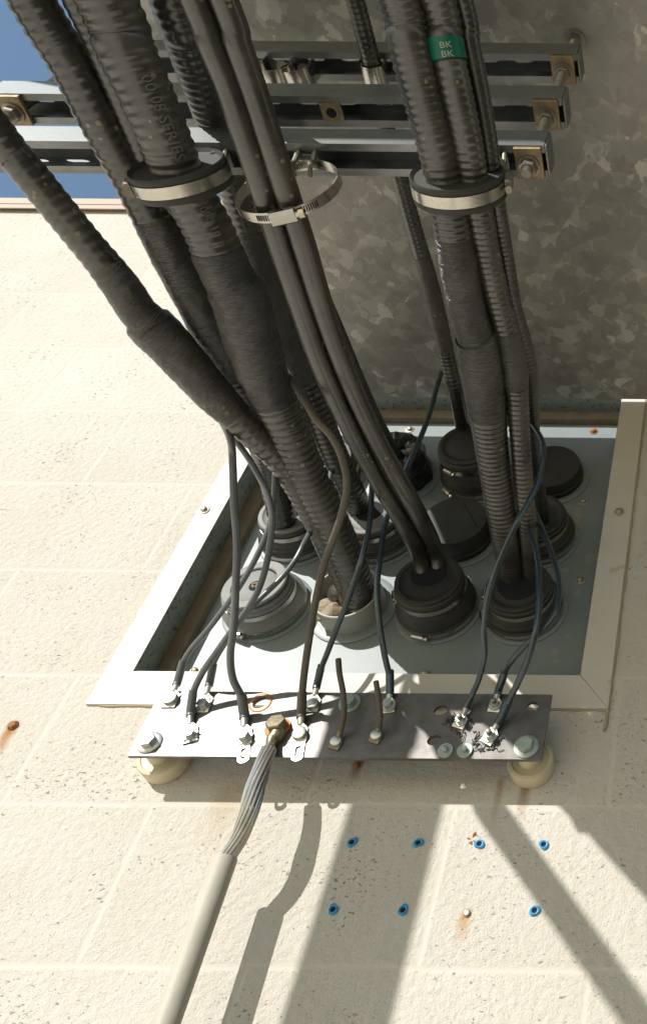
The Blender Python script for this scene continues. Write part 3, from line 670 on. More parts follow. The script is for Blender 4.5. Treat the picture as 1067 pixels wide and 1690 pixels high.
# E1, E2: smooth pair
cable('power_cable', 'left one of the two smooth thin black cables that hang in the open steel band', [
    (322, 0, .99, .0138), (350, 75, .985, .0138), (381, 150, .98, .0138), (410, 240, .97, .0138), (441, 335, .965, .0138), (468, 420, .963, .0138), (498, 510, .96, .0136), (532, 605, .96, .0134), (575, 700, .957, .0132), (622, 790, .955, .013), (664, 862, .955, .013), (692, 918, ('t', .042), .0128)],
    pitch=.0055, amp=.012, mat_='jacket', ext=(-.02, .0, .6), end=pend(2, 0, -.014, 0), cat='power cable', n=28)
cable('power_cable', 'right one of the two smooth thin black cables that hang in the open steel band', [
    (370, 0, .99, .0135), (392, 70, .985, .0135), (418, 145, .98, .0135), (447, 235, .97, .0135), (474, 320, .965, .0135), (500, 400, .963, .0135), (527, 490, .962, .0132), (558, 580, .962, .013), (600, 680, .96, .0128), (645, 768, .957, .0125), (690, 848, .955, .0125), (718, 910, ('t', .042), .0125)],
    pitch=.0055, amp=.012, mat_='jacket', ext=(-.06, .0, .6), end=pend(2, 0, .012, 0), cat='power cable', n=28)
# E3
cable('coaxial_cable', 'dark ribbed cable close behind the smooth pair, ending in the bagged port', [
    (365, 60, 1.16, .0125), (420, 190, 1.16, .0125), (468, 330, 1.16, .0125), (512, 450, 1.18, .0125), (548, 530, 1.20, .0125), (586, 620, 1.22, .0125), (620, 695, 1.24, .0125), (655, 758, ('t', .0), .0125)],
    pitch=.008, amp=.06, mat_='jacket_dark', ext=(0, .04, .5), end=pend(1, 2, .008, 0), n=28)
# F
cable('coaxial_cable', 'thin dark cable held in the clamp of the top strut, running above all the struts', [
    (586, 0, 1.345, .0125), (602, 60, 1.34, .0125), (618, 122, 1.34, .0125), (640, 220, 1.335, .0125), (662, 300, 1.33, .0125), (684, 380, 1.325, .0125), (706, 455, 1.32, .0132), (722, 520, 1.31, .0135), (738, 590, 1.30, .0128), (752, 650, 1.29, .0125), (764, 715, ('t', .01), .0122), (770, 760, ('t', -.02), .012)],
    pitch=.0075, amp=.03, mat_='jacket_dark', tapes=[((694, 420), (735, 580), .012, 'tape')], ext=(0, .02, .35), end=[port(2, 2, -.07)], n=28)
# G, H, I: right bundle
cable('coaxial_cable', 'thick left cable of the right hand bundle, leaving the right black collar', [
    (660, -2, 1.045, .0230), (675, 70, 1.03, .0228), (695, 145, 1.015, .0225), (716, 220, 1.0, .0222), (733, 290, .992, .022), (745, 360, .99, .0225), (757, 430, .99, .0228), (770, 500, .99, .0232), (783, 547, .99, .0238), (788, 560, .99, .0278), (796, 610, .985, .0275), (803, 670, .98, .0255), (810, 730, .975, .0232), (820, 800, .97, .022), (831, 870, .963, .0212), (843, 950, ('t', -.0), .0205)],
    pitch=.0085, amp=.034, mat_='jacket_dusty', tapes=[((748, 375), (805, 690), .03, 'tape_grey')], ext=(-.06, .02, .6), end=pend(3, 0, -.014, 0))
cH = cable('coaxial_cable', 'ribbed middle cable of the right hand bundle with a green band of tape', [
    (722, -2, 1.05, .0180), (735, 70, 1.035, .0175), (751, 145, 1.015, .0172), (768, 220, 1.0, .0168), (781, 290, .995, .0162), (793, 360, .995, .016), (806, 430, 1.0, .0155), (823, 500, 1.0, .0155), (839, 560, 1.0, .0172), (849, 610, .995, .0172), (854, 670, .99, .015), (858, 730, .98, .0138), (864, 800, .97, .0135), (870, 870, .963, .0135), (876, 950, ('t', .0), .0135)],
    pitch=.0085, amp=.042, mat_='jacket_dusty', tapes=[((832, 540), (851, 640), .015, 'tape_grey')], ext=(-.08, .02, .6), end=pend(3, 0, .012, 0), n=32)
cable('coaxial_cable', 'thinnest right cable of the right hand bundle', [
    (762, -2, 1.07, .0120), (774, 70, 1.06, .0120), (790, 150, 1.045, .0118), (803, 225, 1.03, .0115), (812, 290, 1.02, .0112), (822, 360, 1.02, .0112), (834, 430, 1.03, .0110), (846, 500, 1.03, .0108), (862, 560, 1.035, .0115), (874, 615, 1.045, .0115), (877, 670, 1.06, .011), (880, 730, 1.08, .0105), (888, 800, 1.10, .0105), (896, 862, ('t', .0), .0105)],
    pitch=.0075, amp=.036, mat_='jacket_dark', ext=(-.08, .02, .6), end=pend(3, 1, -.004, 0), n=28)

# green marker tape on the middle right cable
oH, S, fr, R = cH
i0 = min(range(len(S)), key=lambda i: pixd(S[i], 737, 85)); mk = MB(); k = 6
mk.tube(S[i0 - k:i0 + k], [R[i][0] * 1.07 + .0006 for i in range(i0 - k, i0 + k)], 32); mk.build('marker_tape', M['tape_green'], oH)
for dy in (-9, 9):
    print_on(S, fr, R, oH, .0019, 'BK', 737, 85 + dy, .0, .0095, m='tape_print', name='marker_print', extra=.0022, across=True)

# ------------------------------------------------------------------ clamps and collars
def band(mb, c, n, R_, w_, th=.0012, seg=64):
    n = Vector(n).normalized(); mb.lathe(Vector(c) - n * w_ / 2, n, [(R_, 0), (R_ + th, 0), (R_ + th, w_), (R_, w_)], seg, closed=True)
def worm(mb, c, n, R_, ang, w_, sc=1.0, up=Vector((0, 0, 1))):
    """worm gear housing and screw on a hose clamp band"""
    n = Vector(n).normalized(); e1 = (up - n * up.dot(n)).normalized(); e2 = n.cross(e1)
    d = e1 * cos(ang) + e2 * sin(ang); tg = n.cross(d).normalized(); p = Vector(c) + d * (R_ + .004 * sc)
    hs = []; L_, Wd, Hh = .011 * sc, w_ * .62, .0045 * sc
    vs = []
    for a in (-1, 1):
        for (bb, cc) in ((-1, -.9), (-1, .1), (-.6, .8), (.6, .8), (1, .1), (1, -.9)): vs.append(p + tg * L_ * a + n * Wd * bb + d * Hh * cc)
    mb.add(vs, [(0, 1, 2, 3, 4, 5), (11, 10, 9, 8, 7, 6)] + [(i, (i + 1) % 6, 6 + (i + 1) % 6, 6 + i) for i in range(6)])
    q = p + tg * L_; mb.cyl(q, q + tg * .003 * sc, .0032 * sc, 14); mb.cyl(q + tg * .003 * sc, q + tg * .0075 * sc, .0042 * sc, 6, smooth=False)
    return d, tg, q
def slots(mb, c, n, R_, a0, a1, w_, k, up=Vector((0, 0, 1))):
    n = Vector(n).normalized(); e1 = (up - n * up.dot(n)).normalized(); e2 = n.cross(e1)
    for i in range(k):
        a = a0 + (a1 - a0) * i / (k - 1); d = e1 * cos(a) + e2 * sin(a); tg = n.cross(d); p = Vector(c) + d * (R_ + .0013); h = .0007
        q = [p + n * w_ * .28 * s1_ + tg * (.00048 * s2 + .0005 * s1_) for s1_, s2 in ((-1, -1), (-1, 1), (1, 1), (1, -1))]
        mb.add(q + [v + d * .0004 for v in q], [(0, 1, 2, 3), (7, 6, 5, 4), (0, 1, 5, 4), (1, 2, 6, 5), (2, 3, 7, 6), (3, 0, 4, 7)])

def hanger(parent, c, top, x):
    "bent steel hook that ties a band to the lips of the lowest strut"
    m = MB(); yb, yf = -ST - .004, -ST - SB + .004; zt = H + 1.0743
    for sx_ in (-.010, .010):
        pts = [Vector((x + sx_, yf + .004, zt + .010)), Vector((x + sx_, yf + .006, zt - .004)), Vector((x + sx_ * 1.1, (yf + yb) / 2 - .006, zt - .018)), Vector((x + sx_ * 1.2, top.y - .009, top.z - .012)), Vector((x + sx_ * .9, top.y + .004, top.z - .016))]
        s_, _ = spline(pts, .002); m.tube(s_, [.0030] * len(s_), 8)
    m.box((x - .013, yf + .008, zt - .0045), (x + .013, yb - .008, zt - .001), .001); m.cyl((x, (yf + yb) / 2, zt - .012), (x, (yf + yb) / 2, zt + .008), .0055, 12)
    m.build('hanger_hook', M['dull_steel'], parent)

def collar(label, c, n, R_, cabs, wang, hx, group='black rubber collars under the lowest strut'):
    n = Vector(n).normalized()
    o = thing('cable_collar', label, 'cable clamp', tuple(c), group)
    m = MB(); w_ = .030; h = w_ / 2
    m.lathe(Vector(c) - n * h, n, [(R_ * .45, .004), (R_ * .9, .004), (R_ * .97, 0), (R_ * 1.0, .002), (R_ * 1.0, .006), (R_ * .975, .008), (R_ * .975, w_ - .009), (R_, w_ - .007), (R_ * 1.0, w_ - .002), (R_ * .97, w_), (R_ * .9, w_ - .002), (R_ * .45, w_ - .003)], 56)
    m.build('rubber_body', M['black_rubber'], o)
    m = MB(); band(m, c, n, R_ * .985, .0135); bo = m.build('steel_band', M['stainless'], o)
    m = MB(); worm(m, c, n, R_, wang, .0135); m.build('worm_screw', M['dull_steel'], bo)
    up = Vector((0, 0, 1)); hanger(o, c, Vector(c) + Vector((0, 0, R_)), hx)
    return o
def axis_at(key, px, py):
    for lab, (S, fr, R, o) in CABLES.items():
        if lab.startswith(key):
            i = min(range(len(S)), key=lambda k: pixd(S[k], px, py)); return S[i], fr[i][0]
pc, nc = axis_at('thickest black', 298, 292)
collar('black rubber collar with steel band around the thickest cable, left of the open band', WZ(299, 291, 1.0), nc, .0520, None, -2.05, pc.x + .01)
pg, ng = axis_at('thick left cable', 735, 300)
collar('black rubber collar with rust stained steel band around the right hand bundle', WZ(757, 304, 1.0), ng, .0530, None, 1.45, WZ(757, 304, 1.0).x + .03)
# open band with adapter
pe, ne = axis_at('left one of the two smooth', 441, 335)
c2 = WZ(476, 314, 1.0); n2 = Vector((-.12, -1, -.04)).normalized()
ob = thing('hose_clamp', 'open stainless band around the two smooth cables, hooked to the lowest strut', 'hose clamp', tuple(c2))
m = MB(); band(m, c2, n2, .0585, .0125, .0009, 80); m.build('steel_band', M['stainless'], ob)
m = MB(); worm(m, c2, n2, .0590, pi + .25, .0135, 1.25); m.build('worm_screw', M['stainless'], ob)
m = MB(); slots(m, c2, n2, .0585, pi + .55, pi + .9, .0125, 9); m.build('band_slots', M['dark_hole'], ob)
m = MB(); slots(m, c2, n2, .0585, pi - .28, pi - .05, .0125, 6); m.build('band_slots', M['dark_hole'], ob)
m = MB(); slots(m, c2, n2, .0555, -.35, .30, .0125, 16)   # seen on the inner face of the band
m.v = [v for v in m.v]; m.build('band_slots', M['dark_hole'], ob)
hanger(ob, c2, Vector(c2) + Vector((0, 0, .0585)), WZ(508, 262, 1.07).x)

# snap clamps on the topmost strut
def snap_clamp(label, c, n, R_, extra=False):
    n = Vector(n).normalized(); o = thing('snap_clamp', label, 'cable clamp', tuple(c), 'stainless snap clamps on the top strut')
    up = Vector((0, 0, 1)); up = (up - n * up.dot(n)).normalized(); e2 = n.cross(up)
    m = MB(); prof = []
    for k in range(29):
        a = pi * .30 + k / 28 * (2 * pi - .6 * pi)
        prof.append((a, R_))
    vs = []; w_ = .028
    for s_ in (-1, 1):
        for rr in (0, .0012):
            for a, r in prof: vs.append(Vector(c) + n * w_ / 2 * s_ + (up * cos(a) + e2 * sin(a)) * (r + rr))
    q = len(prof); fs = []
    for k in range(q - 1):
        fs += [(k, k + 1, q + k + 1, q + k), (2 * q + k, 3 * q + k, 3 * q + k + 1, 2 * q + k + 1), (k, 2 * q + k, 2 * q + k + 1, k + 1), (q + k, q + k + 1, 3 * q + k + 1, 3 * q + k)]
    m.add(vs, fs, True)
    for a, r in (prof[0], prof[-1]):
        p = Vector(c) + (up * cos(a) + e2 * sin(a)) * r; s_ = 1 if e2.dot(p - Vector(c)) > 0 else -1
        m.box((p.x - .001, p.y - w_ / 2, p.z - .001), (p.x + .001, p.y + w_ / 2, p.z + .016))
    m.build('spring_shell', M['stainless'], o)
    m = MB(); m.lathe(Vector(c) + up * (R_ + .002), up, [(.009, 0), (.009, .003), (.004, .003), (.004, .016)], 16); m.build('lock_stud', M['dull_steel'], o)
    return o
q = WZ(452, 118, 1.335); snap_clamp('left half of the empty snap clamp pair on the top strut, very shiny', (q.x, -ST - SB / 2, H + 1.338), (0.02, -1, 0), .0235)
q = WZ(487, 118, 1.335); snap_clamp('right half of the empty snap clamp pair on the top strut, jaw open', (q.x, -ST - SB / 2 + .004, H + 1.340), (-.1, -1, 0), .0200)
pf, nf = axis_at('thin dark cable held', 618, 122); snap_clamp('stainless snap clamp on the top strut gripping the thin dark cable', (pf.x, -ST - SB / 2, pf.z), nf, .0150)

# ------------------------------------------------------------------ ports
def collar_ring(o, c):
    m = MB(); m.lathe(c, Y_, [(.0715, -.0005), (.0715, .0018), (.070, .0026), (.0600, .0026)], 48); m.build('port_flange', M['plate'], o)
def boot(cx, rz, label, h=.060, rtop=.047, grey=False, wa=2.4, wb=2.6, holes=(), mat2=None):  # grey picks the rubber that has sunlight in its tone
    c = port(cx, rz, -RD + .0003); o = thing('cable_boot', label, 'cable boot', tuple(c), 'port fittings on the entry plate'); collar_ring(o, c)
    rb = 'boot_rubber'; m = MB(); s = h / .06
    m.lathe(c, Y_, [(.0625, .003), (.0640, .004), (.0640, .016), (.0655, .017), (.0655, .019), (.0640, .020), (.0625, .028 * s), (.0600, .030 * s), (.0590, .034 * s), (rtop + .006, .037 * s), (rtop + .0045, .039 * s), (rtop + .0045, .053 * s), (rtop + .006, .055 * s), (rtop + .005, .058 * s), (rtop + .001, .060 * s), (rtop * .55, .0605 * s)], 56)
    m.build('boot_body', M['sunlit_tone_rubber' if grey else rb], o)
    m = MB(); band(m, c + Y_ * .0115, Y_, .0642, .0095); b1 = m.build('lower_band', M['stainless'], o)
    m = MB(); worm(m, c + Y_ * .0115, Y_, .0645, wa, .009, .9); m.build('worm_screw', M['stainless'], b1)
    m = MB(); slots(m, c + Y_ * .0115, Y_, .0643, wa + .25, wa + .9, .0085, 14); m.build('band_slots', M['dark_hole'], b1)
    m = MB(); band(m, c + Y_ * .046 * s, Y_, rtop + .0050, .0095); b2 = m.build('upper_band', M['stainless'], o)
    m = MB(); worm(m, c + Y_ * .046 * s, Y_, rtop + .0052, wb, .009, .8); m.build('worm_screw', M['stainless'], b2)
    # cushion disc in the top
    m = MB(); m.lathe(c + Y_ * (.0600 * s), Y_, [(rtop + .003, 0), (rtop + .003, .0042), (rtop + .001, .0052), (rtop - .004, .0050), (rtop - .007, .0022), (rtop - .016, .0016), (rtop - .018, .0026), (.010, .0030)], 48)
    m.build('cushion', M[mat2 or ('sunlit_tone_rubber' if grey else 'black_rubber')], o)
    m = MB(); a = 2.2; d = Vector((cos(a), 0, sin(a))); p1 = c + Y_ * (.0600 * s + .0034); sd_ = Vector((-d.z, 0, d.x)) * .0007
    m.add([p1 + d * .012 + sd_, p1 + d * (rtop - .009) + sd_, p1 + d * (rtop - .009) - sd_, p1 + d * .012 - sd_], [(0, 1, 2, 3)]); m.build('slit', M['dark_hole'], o)
    for (hx_, hz_, hr_) in holes:
        m = MB(); m.lathe(c + Y_ * (.0600 * s + .0032) + Vector((hx_, 0, hz_)), Y_, [(hr_, 0), (hr_, .0006)], 32); m.build('cable_opening', M['dark_hole'], o)
    return o, c
boot(0, 1, 'grey topped cable boot in the left column, middle row, with the second cable in it', h=.062, grey=False, mat2='sunlit_tone_rubber', wa=1.2, wb=1.0, holes=((-.004, .004, .0245),))
boot(1, 1, 'half sunlit cable boot in the middle row, second column, with one ribbed cable', h=.062, mat2='sunlit_tone_rubber', holes=((-.003, .004, .0235),))
boot(2, 0, 'cable boot in the bottom row, third column, with the two smooth cables', h=.076, rtop=.05, wa=2.9, wb=1.9, holes=((-.003, .015, .029),))
boot(3, 0, 'cable boot in the bottom row, rightmost column, with the thick ribbed bundle', h=.060, rtop=.05, wa=1.9, wb=1.6, holes=((-.001, .006, .034),))
boot(3, 1, 'cable boot in the rightmost column, middle row, with two bright worm screws', h=.058, rtop=.05, wa=2.05, wb=2.1)
boot(2, 2, 'tall cable boot in the top row, third column, holding the thin dark cable', h=.085, rtop=.052)
# unused boot with a loose lid ring
o, c = boot(0, 0, 'unused grey cable boot in the bottom left port with a loose lid ring on top', h=.052, rtop=.050, grey=True, wa=2.75, wb=.8)
m = MB(); cc = c + Y_ * .0565 + Vector((-.002, 0, .002)); nn = Vector((-.10, -1, .06)).normalized()
m.lathe(cc, nn, [(.036, .001), (.036, .004), (.0375, .0055), (.0505, .0055), (.052, .004), (.052, .0), (.050, -.0015), (.038, -.0015)], 56, closed=True); m.build('lid_ring', M['sunlit_tone_rubber'], o)
m = MB(); m.lathe(c + Y_ * .0558, Y_, [(.0345, 0), (.0345, .0022), (.033, .003), (.009, .003)], 44); m.build('lid_disc', M['sunlit_tone_rubber'], o)
m = MB(); m.lathe(c + Y_ * .0590, Y_, [(.0105, 0), (.0100, .0006)], 24); m.build('centre_hole', M['dark_hole'], o)
m = MB()
for k in range(7):
    a = k * .9; p1 = c + Y_ * .0602 + Vector((cos(a) * .004, 0, sin(a) * .004)); m.lathe(p1, (cos(a * 2) * .4, -1, sin(a * 3) * .4), [(.0022, -.0008), (.0026, .001), (.0014, .0024)], 6, smooth=False)
m.build('stuffing', M['rag'], o)
# open pipe stub, thick cable and leftmost cable go in
c = port(1, 0, -RD + .0003); o = thing('pipe_stub', 'open pale plastic pipe stub in the bottom row, second column, with two cables going in', 'pipe stub', tuple(c), 'port fittings on the entry plate'); collar_ring(o, c)
m = MB(); m.lathe(c, Y_, [(.0545, .0), (.0545, .046), (.0535, .047), (.0515, .047), (.0508, .046), (.0508, 0)], 56, closed=True); m.build('pipe', M['pvc'], o)
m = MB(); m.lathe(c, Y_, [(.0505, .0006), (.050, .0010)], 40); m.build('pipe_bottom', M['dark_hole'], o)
m = MB(); vs = []; fs = []; nn_, mm_ = 30, 12; cc = c + Y_ * .026 + Vector((-.022, 0, -.020))
for i in range(mm_ + 1):
    for k in range(nn_):
        th_ = pi * (i + .02) / (mm_ + .04); a = 2 * pi * k / nn_; d = Vector((sin(th_) * cos(a), -cos(th_) * .55, sin(th_) * sin(a)))
        vs.append(cc + d * .026 * (1 + .35 * noise.noise(d * 2.2) + .22 * noise.noise(d * 6)))
fs = [(i * nn_ + k, i * nn_ + (k + 1) % nn_, (i + 1) * nn_ + (k + 1) % nn_, (i + 1) * nn_ + k) for i in range(mm_) for k in range(nn_)]
m.add(vs, fs, True)
m.build('stuffing', M['rag'], o)
# concentric open boot, top left
c = port(0, 2, -RD + .0003); o = thing('cable_boot', 'open dark cable boot with nested rings in the top left port', 'cable boot', tuple(c), 'port fittings on the entry plate'); collar_ring(o, c)
m = MB(); m.lathe(c, Y_, [(.060, 0), (.060, .030), (.056, .040), (.054, .046), (.049, .046), (.047, .030), (.047, .004)], 48); m.build('boot_body', M['boot_rubber'], o)
m = MB(); m.lathe(c + Y_ * .025, Y_, [(.028, 0), (.028, .028), (.034, .028), (.034, 0)], 40, closed=True); m.build('inner_ring', M['black_rubber'], o)
m = MB(); band(m, c + Y_ * .022, Y_, .0605, .009); m.build('lower_band', M['dull_steel'], o)
# bagged port
c = port(1, 2, -RD + .0003); o = thing('bagged_pipe_stub', 'pipe stub wrapped in crumpled black plastic in the top row, second column', 'pipe stub', tuple(c), 'port fittings on the entry plate'); collar_ring(o, c)
m = MB(); nn_, mm_ = 44, 16; vs = []; fs = []
for i in range(mm_ + 1):
    v = i / mm_
    for k in range(nn_):
        a = 2 * pi * k / nn_
        r = .056 * (1 - .05 * v) if v < .65 else .053 * (1 - ((v - .65) / .35) ** 1.6 * .8)
        h_ = .066 * min(1, v / .7) + (.010 * sin((v - .65) / .35 * pi) if v > .65 else 0)
        q = Vector((cos(a) * 2.4, sin(a) * 2.4, v * 3.4)); r *= 1 + .11 * noise.noise(q * 1.5) + .07 * noise.noise(q * 3.7); h_ += .012 * noise.noise(q * 2 + Vector((9, 9, 9))) * v
        vs.append(c + Vector((cos(a) * r, -h_, sin(a) * r)))
for i in range(mm_):
    for k in range(nn_): l = (k + 1) % nn_; fs.append((i * nn_ + k, i * nn_ + l, (i + 1) * nn_ + l, (i + 1) * nn_ + k))
fs.append(tuple(mm_ * nn_ + k for k in range(nn_)))
m.add(vs, fs, True); m.build('plastic_wrap', M['net'], o, autosmooth=25)
# caps
for cx, rz, h, lab in ((2, 1, .050, 'smooth black blanking cap in the middle row, third column'), (3, 2, .036, 'flat black blanking cap in the top right port')):
    c = port(cx, rz, -RD + .0003); o = thing('blanking_cap', lab, 'pipe cap', tuple(c), 'port fittings on the entry plate'); collar_ring(o, c)
    m = MB(); m.lathe(c, Y_, [(.0575, 0), (.0585, .002), (.0580, h - .006), (.0560, h - .001), (.052, h), (.02, h + .0006)], 56); m.build('cap_body', M['black_rubber'], o)
    m = MB(); m.lathe(c + Y_ * .008, Y_, [(.0588, 0), (.0600, .001), (.0600, .006), (.0588, .007)], 56); m.build('cap_rim', M['black_rubber'], o)
    if cx == 2:
        m = MB(); p1 = c + Y_ * (h + .0010); m.add([p1 + Vector((.045, 0, -.02)), p1 + Vector((.046, 0, -.018)), p1 + Vector((.008, -.0003, .042)), p1 + Vector((.0065, -.0003, .041))], [(0, 1, 2, 3)]); m.build('seam', M['dark_hole'], o)

# ------------------------------------------------------------------ ground bar
BT0, BT1 = .052, .0585
bx0, bx1, bz0, bz1 = -.8085, -.2590, H + .6185, H + .7185
def onbar(x, y, t=BT1): return W(x, y, t)
bar = thing('ground_bar', 'flat tarnished metal grounding bar on two standoffs under the entry plate', 'grounding bar', ((bx0 + bx1) / 2, 0, bz0))
holes = [(727, 1172, .0095, .0075, .3), (716, 1222, .0095, .0075, .3), (878, 1166, .0085, .0075, .2), (430, 1160, .011, .0085, .5)]
bm = bmesh.new(); outer = [bm.verts.new((x, -BT1, z)) for x, z in ((bx0, bz0), (bx1, bz0), (bx1, bz1), (bx0, bz1))]
edges = [bm.edges.new((outer[i], outer[(i + 1) % 4])) for i in range(4)]
for (hx, hy, a_, b_, rot_) in holes:
    p = onbar(hx, hy); L_ = [bm.verts.new((p.x + a_ * cos(k * pi / 12) * cos(rot_) - b_ * sin(k * pi / 12) * sin(rot_), -BT1, p.z + a_ * cos(k * pi / 12) * sin(rot_) + b_ * sin(k * pi / 12) * cos(rot_))) for k in range(24)]
    edges += [bm.edges.new((L_[i], L_[(i + 1) % 24])) for i in range(24)]
bmesh.ops.triangle_fill(bm, use_beauty=True, edges=edges)
fc = bm.faces[:]
r_ = bmesh.ops.extrude_face_region(bm, geom=fc); ev = [g_ for g_ in r_['geom'] if isinstance(g_, bmesh.types.BMVert)]
for v in ev: v.co.y = -BT0
bmesh.ops.recalc_face_normals(bm, faces=bm.faces)
me = bpy.data.meshes.new('bar_plate'); 
for v in bm.verts: v.co -= Vector(bar.location)
bm.to_mesh(me); bm.free(); me.materials.append(M['bar']); bo = bpy.data.objects.new('bar_plate', me); COL.objects.link(bo); bo.parent = bar
for hx, hy in ((430, 1160),):
    p = onbar(hx, hy); m = MB(); m.lathe(p + Y_ * .0001, Y_, [(.0155, 0), (.0150, .0004), (.0118, .0005), (.0116, 0)], 28, closed=True); m.build('hole_ring', M['copper'], bar)
for hx, hy in ((247, 1225), (868, 1232)):
    p = onbar(hx, hy); m = MB(); c_ = Vector((p.x, 0, p.z))
    m.lathe(c_, Y_, [(.0300, .0), (.0312, .0012), (.0312, .0225), (.0300, .0245), (.0255, .0255), (.0245, .024), (.016, .0245), (.015, .027), (.015, BT0 - .0005)], 40)
    m.build('standoff', M['insulator'], bar)
def hexbolt(p, r, h, wr=None, parent=None, m_='tin_bolt', ph=0, dome=False, wm=None, name='bolt', wh=.0022):
    m = MB(); b0 = 0
    if wr:
        m2_ = MB() if wm else m; m2_.lathe(p, Y_, [(wr, 0), (wr, wh * .7), (wr * .95, wh), (r * .5, wh)], 32); b0 = wh
        if wm: m2_.build('washer', M[wm], parent)
    if dome: m.lathe(p + Y_ * b0, Y_, [(r, 0), (r, h * .55), (r * .9, h * .85), (r * .5, h), (r * .1, h)], 24)
    else: m.lathe(p + Y_ * b0, Y_, [(r, 0), (r, h * .85), (r * .93, h), (r * .3, h)], 6, smooth=False, ph=ph)
    m.build(name, M[m_], parent)
hexbolt(onbar(247, 1226), .0105, .010, .0160, bar, ph=.2); hexbolt(onbar(868, 1233), .0108, .009, .0170, bar, 'green_bolt', ph=.5)
hexbolt(onbar(577, 1161), .0100, .010, .0150, bar, 'green_bolt', ph=.1)
for x in (735, 767): 
    p = onbar(x, 1240); hexbolt(p, .0042, .0065, .0105, bar, 'green_bolt', ph=.3, wh=.0035, dome=True)

# copper washer bolt and split bolt connector with the bare stranded conductor
p = onbar(459, 1204); m = MB(); nx_ = Vector((-.05, -1, .25)).normalized()
gc = thing('grounding_conductor', 'bare stranded conductor rising from a painted conduit to a tarnished bolt on the bar', 'grounding conductor', (p.x, -BT1, p.z))
m.lathe(p + nx_ * .001, nx_, [(.0165, 0), (.0165, .0035), (.006, .0035)], 28); m.build('copper_washer', M['copper'], gc)
m = MB(); m.lathe(p + nx_ * .0046, nx_, [(.0135, 0), (.0135, .010), (.0122, .0120), (.004, .0121)], 6, smooth=False, ph=.25); m.build('large_bolt', M['brass'], gc)
pl = onbar(452, 1226); pe_ = W(440, 1248, .072)
m = MB(); s_, _ = spline([p + Y_ * .0008 + Vector((0, 0, .004)), onbar(456, 1214, .064), pl + Y_ * .007, W(444, 1240, .072), pe_], .002); m.tube(s_, [.0085 + .002 * sin(i * .25) for i in range(len(s_))], 14); m.build('crimp_lug', M['brass'], gc)
cpts = [W(443, 1238, .072), W(434, 1262, .078), W(421, 1300, .080), W(409, 1345, .077), W(395, 1382, .072), W(376, 1415, .067), W(366, 1440, .067)]
S, V = spline(cpts, .0022); frm = frames(S); Rm = .0080; strands = []
par = thing('x', 'x', 'x') if False else None
for k in range(14):
    m = MB(); pts = []
    for i, (q, (t, e1, e2)) in enumerate(zip(S, frm)):
        a = 2 * pi * k / 14 + i * .0022 * 11; bulge = 1 + .32 * math.exp(-((i / len(S) - .42) / .2) ** 2)
        rr = Rm * bulge + (.0010 * noise.noise(Vector((i * .05, k * 3.1, 0))))
        pts.append(q + (e1 * cos(a) + e2 * sin(a)) * rr)
    m.tube(pts, [.00205] * len(pts), 8)
    m.build('strand', M['wire_strand'], gc)
ct = W(371, 1417, .067); cb = W(306, 1599, .067)
dirc = (cb - ct).normalized(); m = MB(); L_ = 1.6
e_ = ct + dirc * L_
m.lathe(ct, dirc, [(.0118, .012), (.0118, .0), (.0140, 0), (.0146, .001), (.0146, L_)], 32); m.build('conduit', M['conduit'], gc)
kc = ct + dirc * .45; m = MB(); m.box((kc.x - .03, -.055, kc.z - .012), (kc.x + .03, 0, kc.z + .012), .003); m.build('conduit_bracket', M['galv'], gc)

